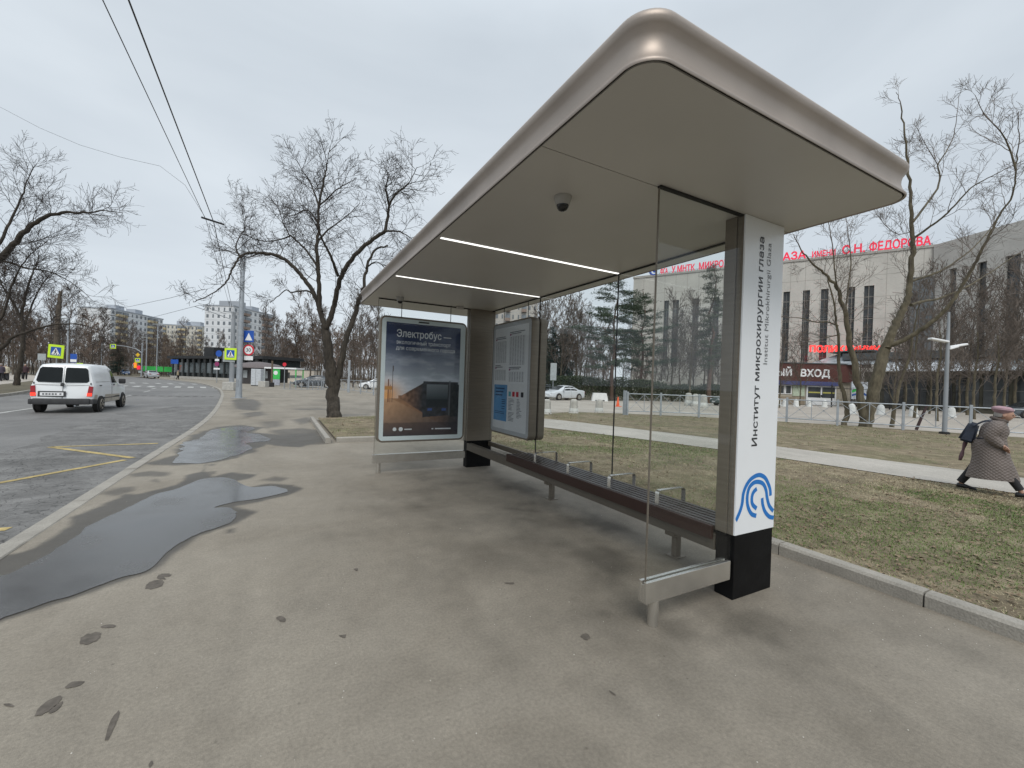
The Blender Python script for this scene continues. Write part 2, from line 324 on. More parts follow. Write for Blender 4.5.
# ============================================================= SETTING
FOOT=1
def shader_ground(name,cols,patch,grain,rough,wet=False,cracks=0,bump=.25,green=None):
    m=bpy.data.materials.new(name); m.use_nodes=True; n=m.node_tree.nodes; l=m.node_tree.links.new; b=n['Principled BSDF']
    tc=n.new('ShaderNodeTexCoord'); O=tc.outputs['Object']
    def nz(sc,det=4,dist=0,st=None,rg=.5):
        s=O
        if st: mm=n.new('ShaderNodeMapping'); mm.inputs['Scale'].default_value=st; l(O,mm.inputs[0]); s=mm.outputs[0]
        q=n.new('ShaderNodeTexNoise'); q.inputs['Scale'].default_value=sc; q.inputs['Detail'].default_value=det; q.inputs['Distortion'].default_value=dist; q.inputs['Roughness'].default_value=rg; l(s,q.inputs['Vector']); return q.outputs['Fac']
    def rng(x,a,b_,c,d):
        q=n.new('ShaderNodeMapRange'); 
        for i,v in zip((1,2,3,4),(a,b_,c,d)): q.inputs[i].default_value=v
        l(x,q.inputs[0]); return q.outputs[0]
    def mul(a,b_):
        q=n.new('ShaderNodeMath'); q.operation='MULTIPLY'
        for i,v in enumerate((a,b_)):
            if isinstance(v,(int,float)): q.inputs[i].default_value=v
            else: l(v,q.inputs[i])
        return q.outputs[0]
    rp=n.new('ShaderNodeValToRGB'); l(nz(patch,6,.6,None,.62),rp.inputs[0])
    e=rp.color_ramp.elements; e[0].position=.28; e[1].position=.72
    e[0].color=(*cols[0],1); e[1].color=(*cols[2],1); k=e.new(.5); k.color=(*cols[1],1)
    gk=.85 if wet else 1
    f=mul(rng(nz(grain,3),.25,.75,1-.18*gk,1+.18*gk),rng(nz(grain*4.5,2),.2,.8,1-.22*gk,1+.22*gk))
    f=mul(f,rng(nz(.9,6,1.2,(1,.35,1),.6),.35,.7,.88,1.1))
    f=mul(f,rng(nz(9,3),.3,.7,.95,1.05))
    # little dark specks
    vo=n.new('ShaderNodeTexVoronoi'); vo.inputs['Scale'].default_value=7; l(O,vo.inputs['Vector'])
    f=mul(f,rng(vo.outputs['Distance'],.03,.07,.72,1))
    if cracks:
        v2=n.new('ShaderNodeTexVoronoi'); v2.feature='DISTANCE_TO_EDGE'; v2.inputs['Scale'].default_value=cracks; mm=n.new('ShaderNodeVectorMath'); mm.operation='ADD'
        w=n.new('ShaderNodeTexNoise'); w.inputs['Scale'].default_value=2.5; l(O,w.inputs['Vector']); l(O,mm.inputs[0]); l(w.outputs['Color'],mm.inputs[1]); l(mm.outputs[0],v2.inputs['Vector'])
        msk=nz(.35,3); q=n.new('ShaderNodeMath'); q.operation='MULTIPLY_ADD'; l(rng(v2.outputs['Distance'],.0,.006 if wet else .045,-.5 if wet else -.65,0),q.inputs[0]); l(rng(msk,.52 if wet else .35,.6 if wet else .5,0,1),q.inputs[1]); q.inputs[2].default_value=1; f=mul(f,q.outputs[0])
    base=rp.outputs[0]
    if green:
        gm=n.new('ShaderNodeMixRGB'); l(mul(rng(nz(.55,5,.4,None,.65),.45,.65,0,.6),rng(nz(14,4),.35,.6,.2,1)),gm.inputs[0]); l(base,gm.inputs[1]); gm.inputs[2].default_value=(*green,1); base=gm.outputs[0]
    vm=n.new('ShaderNodeVectorMath'); vm.operation='SCALE'; l(base,vm.inputs[0]); l(f,vm.inputs['Scale']); out=vm.outputs[0]
    ro=rng(nz(3),.3,.7,rough-.06,rough+.06)
    bp=n.new('ShaderNodeBump'); bp.inputs['Strength'].default_value=bump; bp.inputs['Distance'].default_value=.012; l(nz(grain*1.6,3),bp.inputs['Height'])
    l(bp.outputs[0],b.inputs['Normal'])
    if wet:
        a=n.new('ShaderNodeAttribute'); a.attribute_name='wet'; a2=n.new('ShaderNodeAttribute'); a2.attribute_name='dark_patch'
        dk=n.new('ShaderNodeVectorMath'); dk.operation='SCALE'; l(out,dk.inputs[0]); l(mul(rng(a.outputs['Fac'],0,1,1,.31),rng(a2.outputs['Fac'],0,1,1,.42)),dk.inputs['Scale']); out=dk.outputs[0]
        q=n.new('ShaderNodeMath'); q.operation='MULTIPLY'; l(ro,q.inputs[0]); l(rng(a.outputs['Fac'],0,1,1,.6),q.inputs[1]); ro=q.outputs[0]
        l(rng(a.outputs['Fac'],.3,1,bump,bump*.4),bp.inputs['Strength'])
    l(out,b.inputs['Base Color']); l(ro,b.inputs['Roughness']); b.inputs['Specular IOR Level'].default_value=.35
    return m
pav_m=shader_ground('pavement_asphalt',((.208,.182,.145),(.256,.228,.186),(.298,.268,.222)),.5,55,.8,wet=True)
road_m=shader_ground('road_asphalt',((.135,.132,.128),(.178,.174,.168),(.225,.22,.212)),.25,60,.75)
oldroad_m=shader_ground('cracked_old_asphalt',((.11,.107,.102),(.17,.166,.16),(.235,.23,.22)),1.6,40,.8,cracks=4.2,bump=.6)
park_m=shader_ground('dusty_parking_asphalt',((.33,.30,.26),(.39,.355,.31),(.44,.405,.355)),.2,40,.85)
path_m=shader_ground('pale_path_concrete',((.33,.31,.275),(.39,.365,.325),(.44,.41,.37)),.4,50,.85)
soil_m=shader_ground('bare_spring_soil',((.11,.088,.058),(.19,.155,.10),(.30,.25,.17)),2.6,26,.95,bump=.9,green=(.085,.108,.036))
verge_m=shader_ground('far_verge_soil',((.09,.075,.05),(.12,.105,.07),(.15,.13,.09)),.12,8,.95,bump=.4)
kerb_m=mat('kerb_concrete',(.31,.29,.255),.9,0,.16,3,bump=.3,bscale=70,fine=.12)
def sheet(name,poly,z,m,kind='structure',**k):
    b=MB(); b.flat(poly,z); return b.build(name,m,kind=kind,**k)
S=lambda x,y:(x,y)
sheet('ground',[(-900,-300),(900,-300),(900,900),(-900,900)],-.16,verge_m)
KL=[(-2.07,-6),(-2.07,5.3),(-2.07,10.2),(-2.08,14.7),(-2.3,20.1),(-2.95,28.8),(-3.87,38.7),(-5.45,50.9),(-8.4,66.7),(-12.1,81),(-18.5,99),(-30,125),(-50,150)]
KLs=[(p.x,p.y) for p in catmull([Vector((x,y,0)) for x,y in KL],5)]
RL=[(-11.6,-6),(-11.8,10),(-12.3,22),(-12.8,32),(-14.2,40),(-16.6,52),(-20.5,68),(-25.5,84),(-33,102),(-45,125),(-64,150)]
RLs=[(p.x,p.y) for p in catmull([Vector((x,y,0)) for x,y in RL],5)]
sheet('road',KLs+RLs[::-1],-.12,road_m)
# side street running off to the right beyond the pavement end
old=[(-2.09,-6),(-2.09,14),(-2.25,19),(-2.7,25),(-4.6,24),(-5.1,18),(-4.7,12),(-5.4,6),(-5.0,-6)]
sheet('road_patch',[((p.x+noise.fractal(p*.9,.8,2,4)*.5 if p.x<-3 else p.x),p.y) for p in catmull([Vector((x,y,0)) for x,y in old],9,True)],-.116,oldroad_m)
# far-side pavement and verges across the road
off=lambda P,d:[(x-d,y) for x,y in P]
sheet('verge',off(RLs,.15)+off(RLs,3.6)[::-1],-.02,verge_m)
sheet('far_pavement',off(RLs,3.6)+off(RLs,22)[::-1],-.01,park_m)
# pavement: fine grid near the camera with a wetness attribute, coarse sheets beyond
Z7=lambda u,v:G(u*.3125,400+v*.3125)
Z2=lambda u,v:G(180+u*.21484,280+v*.21484)
PUD1=[Z7(*p) for p in ((0,705),(60,685),(130,660),(230,630),(370,580),(480,542),(530,495),(580,465),(640,430),(700,408),(750,390),(775,362),(740,345),(690,343),(760,325),(830,315),(900,300),(930,288),(880,275),(800,276),(740,250),(690,248),(640,255),(560,285),(500,300),(450,325),(390,350),(330,380),(280,405),(220,440),(150,490),(80,530),(20,560),(-60,590),(-60,720))]
WET1=[Z7(*p) for p in ((0,712),(130,668),(230,640),(370,588),(490,545),(585,470),(640,438),(740,402),(815,358),(760,340),(830,325),(920,305),(970,283),(940,271),(860,268),(770,285),(730,262),(800,250),(815,240),(740,232),(680,245),(650,230),(605,240),(560,272),(490,290),(440,300),(400,300),(360,320),(300,350),(230,375),(225,400),(180,432),(110,475),(60,490),(0,500),(-60,520),(-60,740))]
PUD2=[Z7(*p) for p in ((545,198),(575,160),(600,135),(640,115),(700,92),(760,85),(820,90),(790,104),(850,112),(870,130),(820,140),(790,165),(745,182),(690,195),(600,204))]
WET2=[Z7(*p) for p in ((460,205),(560,175),(570,150),(620,112),(690,86),(770,80),(840,88),(810,104),(900,112),(1010,105),(1060,125),(960,150),(905,150),(850,140),(810,165),(750,187),(700,200),(560,210))]
WETS=[(WET1,1,.02),(WET2,.95,.04)]
def blob(pts,s,f=.04): WETS.append(([Z7(*p) for p in pts],s,f))
blob(((410,238),(470,228),(550,230),(520,243),(440,244)),.8)
blob(((330,300),(370,278),(450,272),(440,290),(370,306)),.75)
blob(((850,255),(880,245),(935,248),(900,263)),.8)
0 and blob(((465,597),(480,580),(520,570),(526,580),(500,600),(475,604)),.95,.008)
0 and blob(((505,566),(515,556),(546,558),(530,567)),.95,.008)
0 and blob(((325,728),(335,720),(368,720),(360,728),(335,732)),.95,.008)
0 and blob(((265,765),(290,750),(320,752),(318,768),(270,785)),.95,.008)
blob(((720,415),(755,408),(750,425),(722,428)),.85,.01)
blob(((890,690),(905,692),(912,708),(900,712)),.8,.01)
blob(((640,250),(646,248),(664,200),(658,198)),.6,.01)
blob(((480,258),(500,252),(520,262),(500,266)),.6,.01)
blob(((665,206),(690,204),(688,210),(668,212)),.7,.01); blob(((670,230),(690,228),(686,238),(672,238)),.7,.01)
for P,s in (([(240,560),(330,545),(380,575),(350,610),(260,600)],.85),([(290,620),(380,612),(400,628),(310,640)],.8),
            ([(500,600),(640,596),(720,604),(560,606)],.6),([(520,650),(590,640),(640,655),(560,672)],.75),([(370,660),(470,655),(480,680),(400,690)],.6),
            ([(420,700),(560,690),(660,700),(700,760),(560,770),(470,740)],.8),([(500,540),(600,535),(620,545),(520,550)],.35),([(740,625),(880,622),(890,632),(760,634)],.4),([(600,560),(700,556),(820,566),(700,572)],.3)):
    WETS.append(([Z2(*p) for p in P],s,.12))
def grid_pav():
    x0,x1,y0,y1=-2.07,4.20,-3.0,30.0
    ys=[y0]
    while ys[-1]<y1: ys.append(ys[-1]+(.032 if .6<ys[-1]<6.5 else .06 if ys[-1]<14 else .12))
    ys=np.array(ys); nx=190; ns=len(ys)
    kx=np.interp(ys,[p[1] for p in KLs[:60]],[p[0] for p in KLs[:60]])
    U=np.linspace(0,1,nx+1)
    X=kx[:,None]+(x1-kx[:,None])*U[None,:]; Y=np.repeat(ys[:,None],nx+1,1)
    P=np.stack([X.ravel(),Y.ravel()],1)
    nzv=np.array([noise.fractal(Vector((p[0]*1.7,p[1]*1.7,0)),.8,2.2,5) for p in P])
    nzf=np.array([noise.noise(Vector((p[0]*9,p[1]*9,3))) for p in P])
    wet=np.zeros(len(P))
    for poly,s,f in WETS:
        A=np.array([(q.x,q.y) for q in poly]); B=np.roll(A,-1,0)
        bb=(P[:,0]>A[:,0].min()-1)&(P[:,0]<A[:,0].max()+1)&(P[:,1]>A[:,1].min()-1)&(P[:,1]<A[:,1].max()+1)
        Q=P[bb]
        if not len(Q): continue
        ins=np.zeros(len(Q),bool); dm=np.full(len(Q),1e9)
        for a,b_ in zip(A,B):
            e=b_-a; w=Q-a; t=np.clip((w@e)/(e@e+1e-12),0,1); d=np.hypot(*(w-t[:,None]*e).T); dm=np.minimum(dm,d)
            c=((a[1]>Q[:,1])!=(b_[1]>Q[:,1])); xx=a[0]+(Q[:,1]-a[1])*e[0]/(e[1] if abs(e[1])>1e-9 else 1e-9); ins^=c&(Q[:,0]<xx)
        sd=np.where(ins,-dm,dm)+nzv[bb]*min(.09,f*2.5)+nzf[bb]*.012
        wv=s*np.clip(.5-sd/(2*f+.02),0,1); wet[bb]=np.maximum(wet[bb],wv)
    # darker patches: stains by the bench and posts, tracks, broad tone under the roof
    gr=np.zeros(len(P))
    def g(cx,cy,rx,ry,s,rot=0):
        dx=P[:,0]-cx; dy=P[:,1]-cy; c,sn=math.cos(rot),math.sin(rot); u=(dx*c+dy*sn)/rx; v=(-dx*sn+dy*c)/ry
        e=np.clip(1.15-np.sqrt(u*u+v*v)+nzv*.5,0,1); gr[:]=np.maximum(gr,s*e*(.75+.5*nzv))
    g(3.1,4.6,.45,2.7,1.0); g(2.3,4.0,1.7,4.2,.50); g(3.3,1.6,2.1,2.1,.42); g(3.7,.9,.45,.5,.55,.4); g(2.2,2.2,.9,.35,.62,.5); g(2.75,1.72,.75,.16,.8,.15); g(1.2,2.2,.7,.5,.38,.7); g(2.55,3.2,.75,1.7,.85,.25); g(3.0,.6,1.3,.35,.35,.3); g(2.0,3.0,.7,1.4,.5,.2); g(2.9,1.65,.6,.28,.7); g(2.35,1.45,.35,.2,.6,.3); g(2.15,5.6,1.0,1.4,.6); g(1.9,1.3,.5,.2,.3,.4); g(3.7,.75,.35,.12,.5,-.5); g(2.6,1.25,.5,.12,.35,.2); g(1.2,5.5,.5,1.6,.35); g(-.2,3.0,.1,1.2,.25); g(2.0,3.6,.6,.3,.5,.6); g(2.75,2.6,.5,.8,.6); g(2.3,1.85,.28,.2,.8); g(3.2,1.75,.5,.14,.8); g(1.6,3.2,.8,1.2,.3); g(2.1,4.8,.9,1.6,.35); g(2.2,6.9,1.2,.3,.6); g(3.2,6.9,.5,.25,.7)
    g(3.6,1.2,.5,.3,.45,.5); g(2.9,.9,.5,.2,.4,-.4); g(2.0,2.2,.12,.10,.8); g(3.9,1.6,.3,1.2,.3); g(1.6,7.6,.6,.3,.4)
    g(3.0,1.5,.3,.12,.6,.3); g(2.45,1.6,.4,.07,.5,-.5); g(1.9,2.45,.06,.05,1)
    V=[(x,y,0) for x,y in P]; n=nx+1
    Fc=[(i*n+j,i*n+j+1,(i+1)*n+j+1,(i+1)*n+j) for i in range(ns-1) for j in range(nx)]
    # plaza beyond
    base=len(V); K2=[p for p in KLs if p[1]>30]; 
    E=[(kx[-1],ys[-1]),(4.2,ys[-1])]; V+= [(x,y,0) for x,y in E]
    pl=[(4.2,ys[-1]),(4.2,17.2),(9.3,17.6),(12.2,17.8),(14,18.2),(14,60),(30,140),(-10,140),(-32,128)]+K2[::-1][[i for i,p in enumerate(K2[::-1]) if p[1]<128][0]:]+[(kx[-1],ys[-1])]
    b0=len(V); V+=[(x,y,0) for x,y in pl]; Fc.append(tuple(range(b0,b0+len(pl))))
    me=bpy.data.meshes.new('pavement'); me.from_pydata(V,[],Fc)
    bm=bmesh.new(); bm.from_mesh(me); bmesh.ops.triangulate(bm,faces=[f for f in bm.faces if len(f.verts)>4]); 
    for f in bm.faces:
        if f.normal.z<0: f.normal_flip()
    bm.to_mesh(me); bm.free()
    for nm,arr in (('wet',wet),('dark_patch',gr)):
        a=me.attributes.new(nm,'FLOAT','POINT'); full=np.zeros(len(me.vertices)); full[:len(arr)]=arr; a.data.foreach_set('value',full)
    me.materials.append(pav_m); obj('pavement',me,kind='structure')
grid_pav()
def water_mat():
    m=bpy.data.materials.new('puddle_water'); m.use_nodes=True; n=m.node_tree.nodes; l=m.node_tree.links.new; b=n['Principled BSDF']
    tc=n.new('ShaderNodeTexCoord'); q=n.new('ShaderNodeTexNoise'); q.inputs['Scale'].default_value=1.3; q.inputs['Detail'].default_value=5; q.inputs['Roughness'].default_value=.6; l(tc.outputs['Object'],q.inputs['Vector'])
    mr=n.new('ShaderNodeMapRange'); mr.inputs[1].default_value=.35; mr.inputs[2].default_value=.7; mr.inputs[3].default_value=.07; mr.inputs[4].default_value=.34; l(q.outputs['Fac'],mr.inputs[0]); l(mr.outputs[0],b.inputs['Roughness'])
    rp=n.new('ShaderNodeValToRGB'); rp.color_ramp.elements[0].position=.3; rp.color_ramp.elements[1].position=.75; rp.color_ramp.elements[0].color=(.045,.043,.041,1); rp.color_ramp.elements[1].color=(.085,.082,.078,1); l(q.outputs['Fac'],rp.inputs[0]); 
    g=n.new('ShaderNodeTexNoise'); g.inputs['Scale'].default_value=70; g.inputs['Detail'].default_value=3; l(tc.outputs['Object'],g.inputs['Vector'])
    g2=n.new('ShaderNodeMapRange'); g2.inputs[3].default_value=.7; g2.inputs[4].default_value=1.3; l(g.outputs['Fac'],g2.inputs[0])
    vm=n.new('ShaderNodeVectorMath'); vm.operation='SCALE'; l(rp.outputs[0],vm.inputs[0]); l(g2.outputs[0],vm.inputs['Scale']); l(vm.outputs[0],b.inputs['Base Color'])
    bp=n.new('ShaderNodeBump'); bp.inputs['Strength'].default_value=.12; bp.inputs['Distance'].default_value=.004; l(g.outputs['Fac'],bp.inputs['Height']); l(bp.outputs[0],b.inputs['Normal'])
    b.inputs['Specular IOR Level'].default_value=.6
    return m
wm=water_mat()
for P,amp in ((PUD1,.05),(PUD2,.30)):
    C=catmull([Vector((p.x,p.y,0)) for p in P],6,True); c0=sum(C,Vector())/len(C); out=[]
    for p in C:
        d=(p-c0).normalized(); q=p+d*(noise.fractal(p*(2.2 if amp<.1 else 1.1),.8,2.1,4)*amp+noise.noise(p*11)*.012-.02)
        q.x=max(q.x,-2.0); out.append((q.x,q.y))
    sheet('puddle',out,.004,wm)
# kerbs
def kerb(name,pts,w,z0,z1,L=1.0,m=kerb_m,r=.02):
    b=MB(); pts=[Vector((x,y,0)) for x,y in pts]; rnd=random.Random(5)
    seg=[]; 
    for a,c in zip(pts,pts[1:]):
        n=max(1,round((c-a).length/L)); 
        for i in range(n): seg.append((a.lerp(c,i/n),a.lerp(c,(i+1)/n)))
    for a,c in seg:
        d=(c-a).normalized(); s=Vector((d.y,-d.x,0)); l=(c-a).length; g=.006
        dz=rnd.uniform(-.004,.004); prof=[(0,z0),(w,z0),(w,z1-r*.5),(w-r*.5,z1),(r,z1),(0,z1-r)]
        vs=[a+d*g+s*(u+rnd.uniform(-.002,.002))+Vector((0,0,v+dz)) for u,v in prof]+[a+d*(l-g)+s*u+Vector((0,0,v+dz)) for u,v in prof]
        k=len(prof); b.add(vs,[tuple(range(k))[::-1],tuple(range(k,2*k))]+[(i,(i+1)%k,(i+1)%k+k,i+k) for i in range(k)])
    return b.build(name,m,kind='structure')
Zf=lambda u,v:G(u*.390625,560+v*.390625)
Zg=lambda u,v:G(400+u*.37515,480+v*.375)
wf=mat('damp_shoe_print',(.115,.10,.084),.7,0,.25,30,spec=.25)
for fn,P in ((Zf,((372,72),(380,60),(400,52),(418,54),(415,65),(390,75))),(Zf,((402,48),(410,37),(436,36),(436,42),(420,44),(424,50))),(Zf,((205,213),(213,196),(245,186),(258,190),(250,205),(222,218))),(Zf,((258,174),(268,167),(295,167),(290,174))),
    (Zf,((92,400),(103,376),(140,353),(160,349),(150,366),(120,391))),(Zf,((125,393),(138,377),(161,363),(148,385))),(Zf,((165,327),(185,314),(215,312),(205,322),(180,329))),(Zf,((268,463),(283,412),(304,386),(302,405),(280,455))),
    (Zf,((708,150),(718,144),(732,152),(724,160))),(Zf,((868,195),(885,192),(882,200))),(Zf,((905,24),(916,22),(914,29))),(Zf,((8,370),(24,369),(36,376),(20,376))),(Zf,((380,525),(388,515),(392,522),(384,532))),
    (Zg,((482,416),(495,410),(507,418),(499,428),(487,424))),(Zg,((277,275),(303,274),(300,279))),(Zg,((557,562),(568,568),(576,576),(566,572)))):
    C=catmull([Vector((fn(*p).x,fn(*p).y,0)) for p in P],5,True); c0=sum(C,Vector())/len(C)
    sheet('damp_shoe_print',[((p+(p-c0)*noise.noise(p*60)*.22).x,(p+(p-c0)*noise.noise(p*60)*.22).y) for p in C],.003,wf)
kerb('kerb',[(x-.01,y) for x,y in KLs if y<110],.17,-.15,.012)
kerb('verge_kerb',[(x-.15,y) for x,y in RLs if y<110],.17,-.15,.02,2)
kerb('lawn_kerb',[(4.2,-6),(4.2,2.3),(4.2,10.62)],.13,-.05,.105)
kerb('bed_kerb',[(1.08,16.35),(1.08,10.62)][::1],.12,-.05,.12,1)
kerb('bed_kerb',[(4.2,10.66),(1.2,10.66)],.12,-.05,.12,1)
kerb('parking_kerb',[(v.x,v.y) for v in (LD(1.5,23.2),LD(6,23.0),LD(9.6,22.6),LD(15.2,20.2),LD(20,16.8),LD(27,10))],.12,-.03,.03,1.5)
LAWN=[(4.33,-8),(4.33,10.55),(1.2,10.70),(1.2,16.3),(3.2,16.9),(6.4,17.2),(8.6,17.6),(11.3,17.2)]+[(v.x,v.y) for v in (LD(3.2,22.9),LD(6,22.9),LD(9.6,22.5),LD(15.2,20.1),LD(20,16.7),LD(27,9.9))]+[(26,-14)]
lawn_z=.075
sheet('lawn',LAWN,lawn_z,soil_m)
PN=[(10.6,-6),(10.25,0),(10.12,2.2),(9.95,3.3),(9.75,5.2),(9.45,6.7),(8.9,8.75),(7.8,11.9),(6.6,15.0),(5.6,17.2)]
PF=[(12.9,-6),(12.5,0),(12.2,3.1),(11.95,4.4),(11.75,6),(11.45,8),(10.9,10.6),(10.2,13.5),(9.2,16.2),(8.6,17.7)]
PNs=[(p.x,p.y) for p in catmull([Vector((x,y,0)) for x,y in PN],5)]; PFs=[(p.x,p.y) for p in catmull([Vector((x,y,0)) for x,y in PF],5)]
sheet('footpath',PNs+PFs[::-1],lawn_z+.012,path_m)
sheet('parking',[(v.x,v.y) for v in (LD(1.2,23.3),LD(6,23.1),LD(9.6,22.8),LD(15.2,20.4),LD(20,17),LD(27,10),LD(34,3),LD(110,3),LD(110,52),LD(34,52),LD(20,54),LD(10,43),LD(3,43.5),LD(-4,44.5),LD(-6,60),LD(-9,60))],.006,park_m)
# grass, leaves
def inpoly(x,y,P):
    c=False; j=len(P)-1
    for i in range(len(P)):
        xi,yi=P[i]; xj,yj=P[j]
        if (yi>y)!=(yj>y) and x<(xj-xi)*(y-yi)/(yj-yi)+xi: c=not c
        j=i
    return c
PATHP=PNs+PFs[::-1]
def grass():
    rnd=random.Random(3)
    A=MB(); B=MB(); Cc=MB(); n=0
    regs=[((4.35,10.2),(-1.0,3.4),95000),((4.35,10.2),(3.4,11),60000),((1.25,9),(10.7,17),9000),((10,23),(-4,18),16000)]
    for (xa,xb),(ya,yb),N_ in regs:
        for i in range(N_):
            x=rnd.uniform(xa,xb); y=rnd.uniform(ya,yb)
            if not inpoly(x,y,LAWN) or inpoly(x,y,PATHP): continue
            dens=noise.fractal(Vector((x*.55,y*.55,1.3)),.8,2,4)+.35*noise.noise(Vector((x*3,y*3,0)))
            green=dens+(.34 if x<7.5 and y<4.5 else .0 if x<10 else -.1)+(.25 if 8.3<x<10 and 3<y<12 else 0)
            if rnd.random()>.45+dens: 
                if rnd.random()<.55: continue
            far=max(1,math.hypot(x,y)/7); h=rnd.uniform(.010,.032)*(1 if green>0 else .8)*far**.4; w=rnd.uniform(.0018,.0042)*far
            a=rnd.uniform(0,6.28); lean=rnd.uniform(.5,2.2) if green>0 else rnd.uniform(1.0,3.5)
            b=Vector((x,y,lawn_z)); s=Vector((math.cos(a),math.sin(a),0))*w; t=Vector((math.cos(a+1.57+rnd.uniform(-.5,.5)),math.sin(a+1.57),0))*h*lean*.5
            tgt=A if (green>.05+rnd.uniform(-.2,.2)) else B
            tgt.add([b-s,b+s,b+t+Vector((0,0,h*min(1,1/lean)))],[(0,1,2)])
        for i in range(N_//22):
            x=rnd.uniform(xa,xb); y=rnd.uniform(ya,yb)
            if not inpoly(x,y,LAWN) or inpoly(x,y,PATHP): continue
            r=rnd.uniform(.01,.028)*max(1,math.hypot(x,y)/9); a=rnd.uniform(0,6.28); z=lawn_z+rnd.uniform(.004,.03)
            vs=[Vector((x+math.cos(a+k*1.25)*r*rnd.uniform(.5,1),y+math.sin(a+k*1.25)*r*rnd.uniform(.5,1),z+rnd.uniform(-.3,.5)*r)) for k in range(5)]
            Cc.add(vs,[(0,1,2,3,4)])
    A.build('green_grass',mat('fresh_grass',(.085,.15,.03),.8,0,.3,2,col2=(.17,.22,.07)),label='short fresh green grass growing in patches on the lawn behind the shelter',cat='grass',kind='stuff')
    B.build('dry_grass',mat('dead_grass',(.30,.25,.15),.9,0,.3,3,col2=(.48,.42,.28)),label='dead straw coloured grass matted over the lawn behind the shelter',cat='dry grass',kind='stuff')
    Cc.build('fallen_leaves',mat('dead_leaves',(.10,.06,.032),.9,0,.5,40,col2=(.30,.24,.16)),label='old brown leaves scattered over the lawn',cat='leaves',kind='stuff')
grass()
def grit():
    rnd=random.Random(8); b=MB()
    for i in range(420):
        x=rnd.uniform(-1.9,4.15); y=rnd.uniform(.3,9) if rnd.random()<.6 else rnd.uniform(.8,3.5)
        if rnd.random()<.4: x=4.15-abs(rnd.gauss(0,.35))
        r=rnd.uniform(.0015,.0038); b.lathe([(r*.6,0),(r,.3*r),(r*.5,r)],5,(x,y,0))
    b.build('grit',mat('pale_grit',(.4,.38,.34),.9,0,.5,80,col2=(.6,.58,.52)),label='loose pale grit scattered over the pavement asphalt',cat='grit',kind='stuff')
grit()
# road paint
def strip(b,p,q,w,z):
    p=Vector((p[0],p[1],0)); q=Vector((q[0],q[1],0)); d=(q-p).normalized(); s=Vector((d.y,-d.x,0))*w/2
    b.add([Vector((v.x,v.y,z)) for v in (p-s,p+s,q+s,q-s)],[(0,1,2,3)])
def gz(px,py): v=G(px,py,-.115); return (v.x,v.y)
b=MB()
for a,c in (((-110,503),(125,460)),((50,447),(133,458)),((50,447),(158,443.5)),((-160,540),(9,529))): strip(b,gz(*a),gz(*c),.11,-.111)
b.build('yellow_zigzag_marking',painty,kind='structure')
b=MB(); strip(b,gz(-60,422),gz(34,408),.14,-.113)
cl=[(-7.9,24),(-8.0,30),(-8.6,38),(-10,47)]
for i in range(12):
    t=i/12; 
for (x,y) in ((-8.2,33),(-8.9,41),(-9.9,48)): strip(b,(x,y),(x-.25,y+3),.14,-.113)
b.build('lane_line',paintw,kind='structure')
b=MB()
for k in range(9):
    t=k/9; x=-4.6-1.05*k; strip(b,(x-.2,54.0-k*.15),(x-.75,58-k*.15),.5,-.112)
for k in range(7):
    x=-9.5-1.2*k; strip(b,(x,68-.2*k),(x-.9,71-.2*k),.5,-.112)
b.build('crosswalk_stripes',paintw,kind='structure')
b=MB(); 
for k in range(22): strip(b,(-3.9-k*.45,35+k*.03),(-4.15-k*.45,35.02+k*.03),.45,-.112)
b.build('speed_hump_joint',mat('dark_joint',(.07,.065,.06),.9),kind='structure')
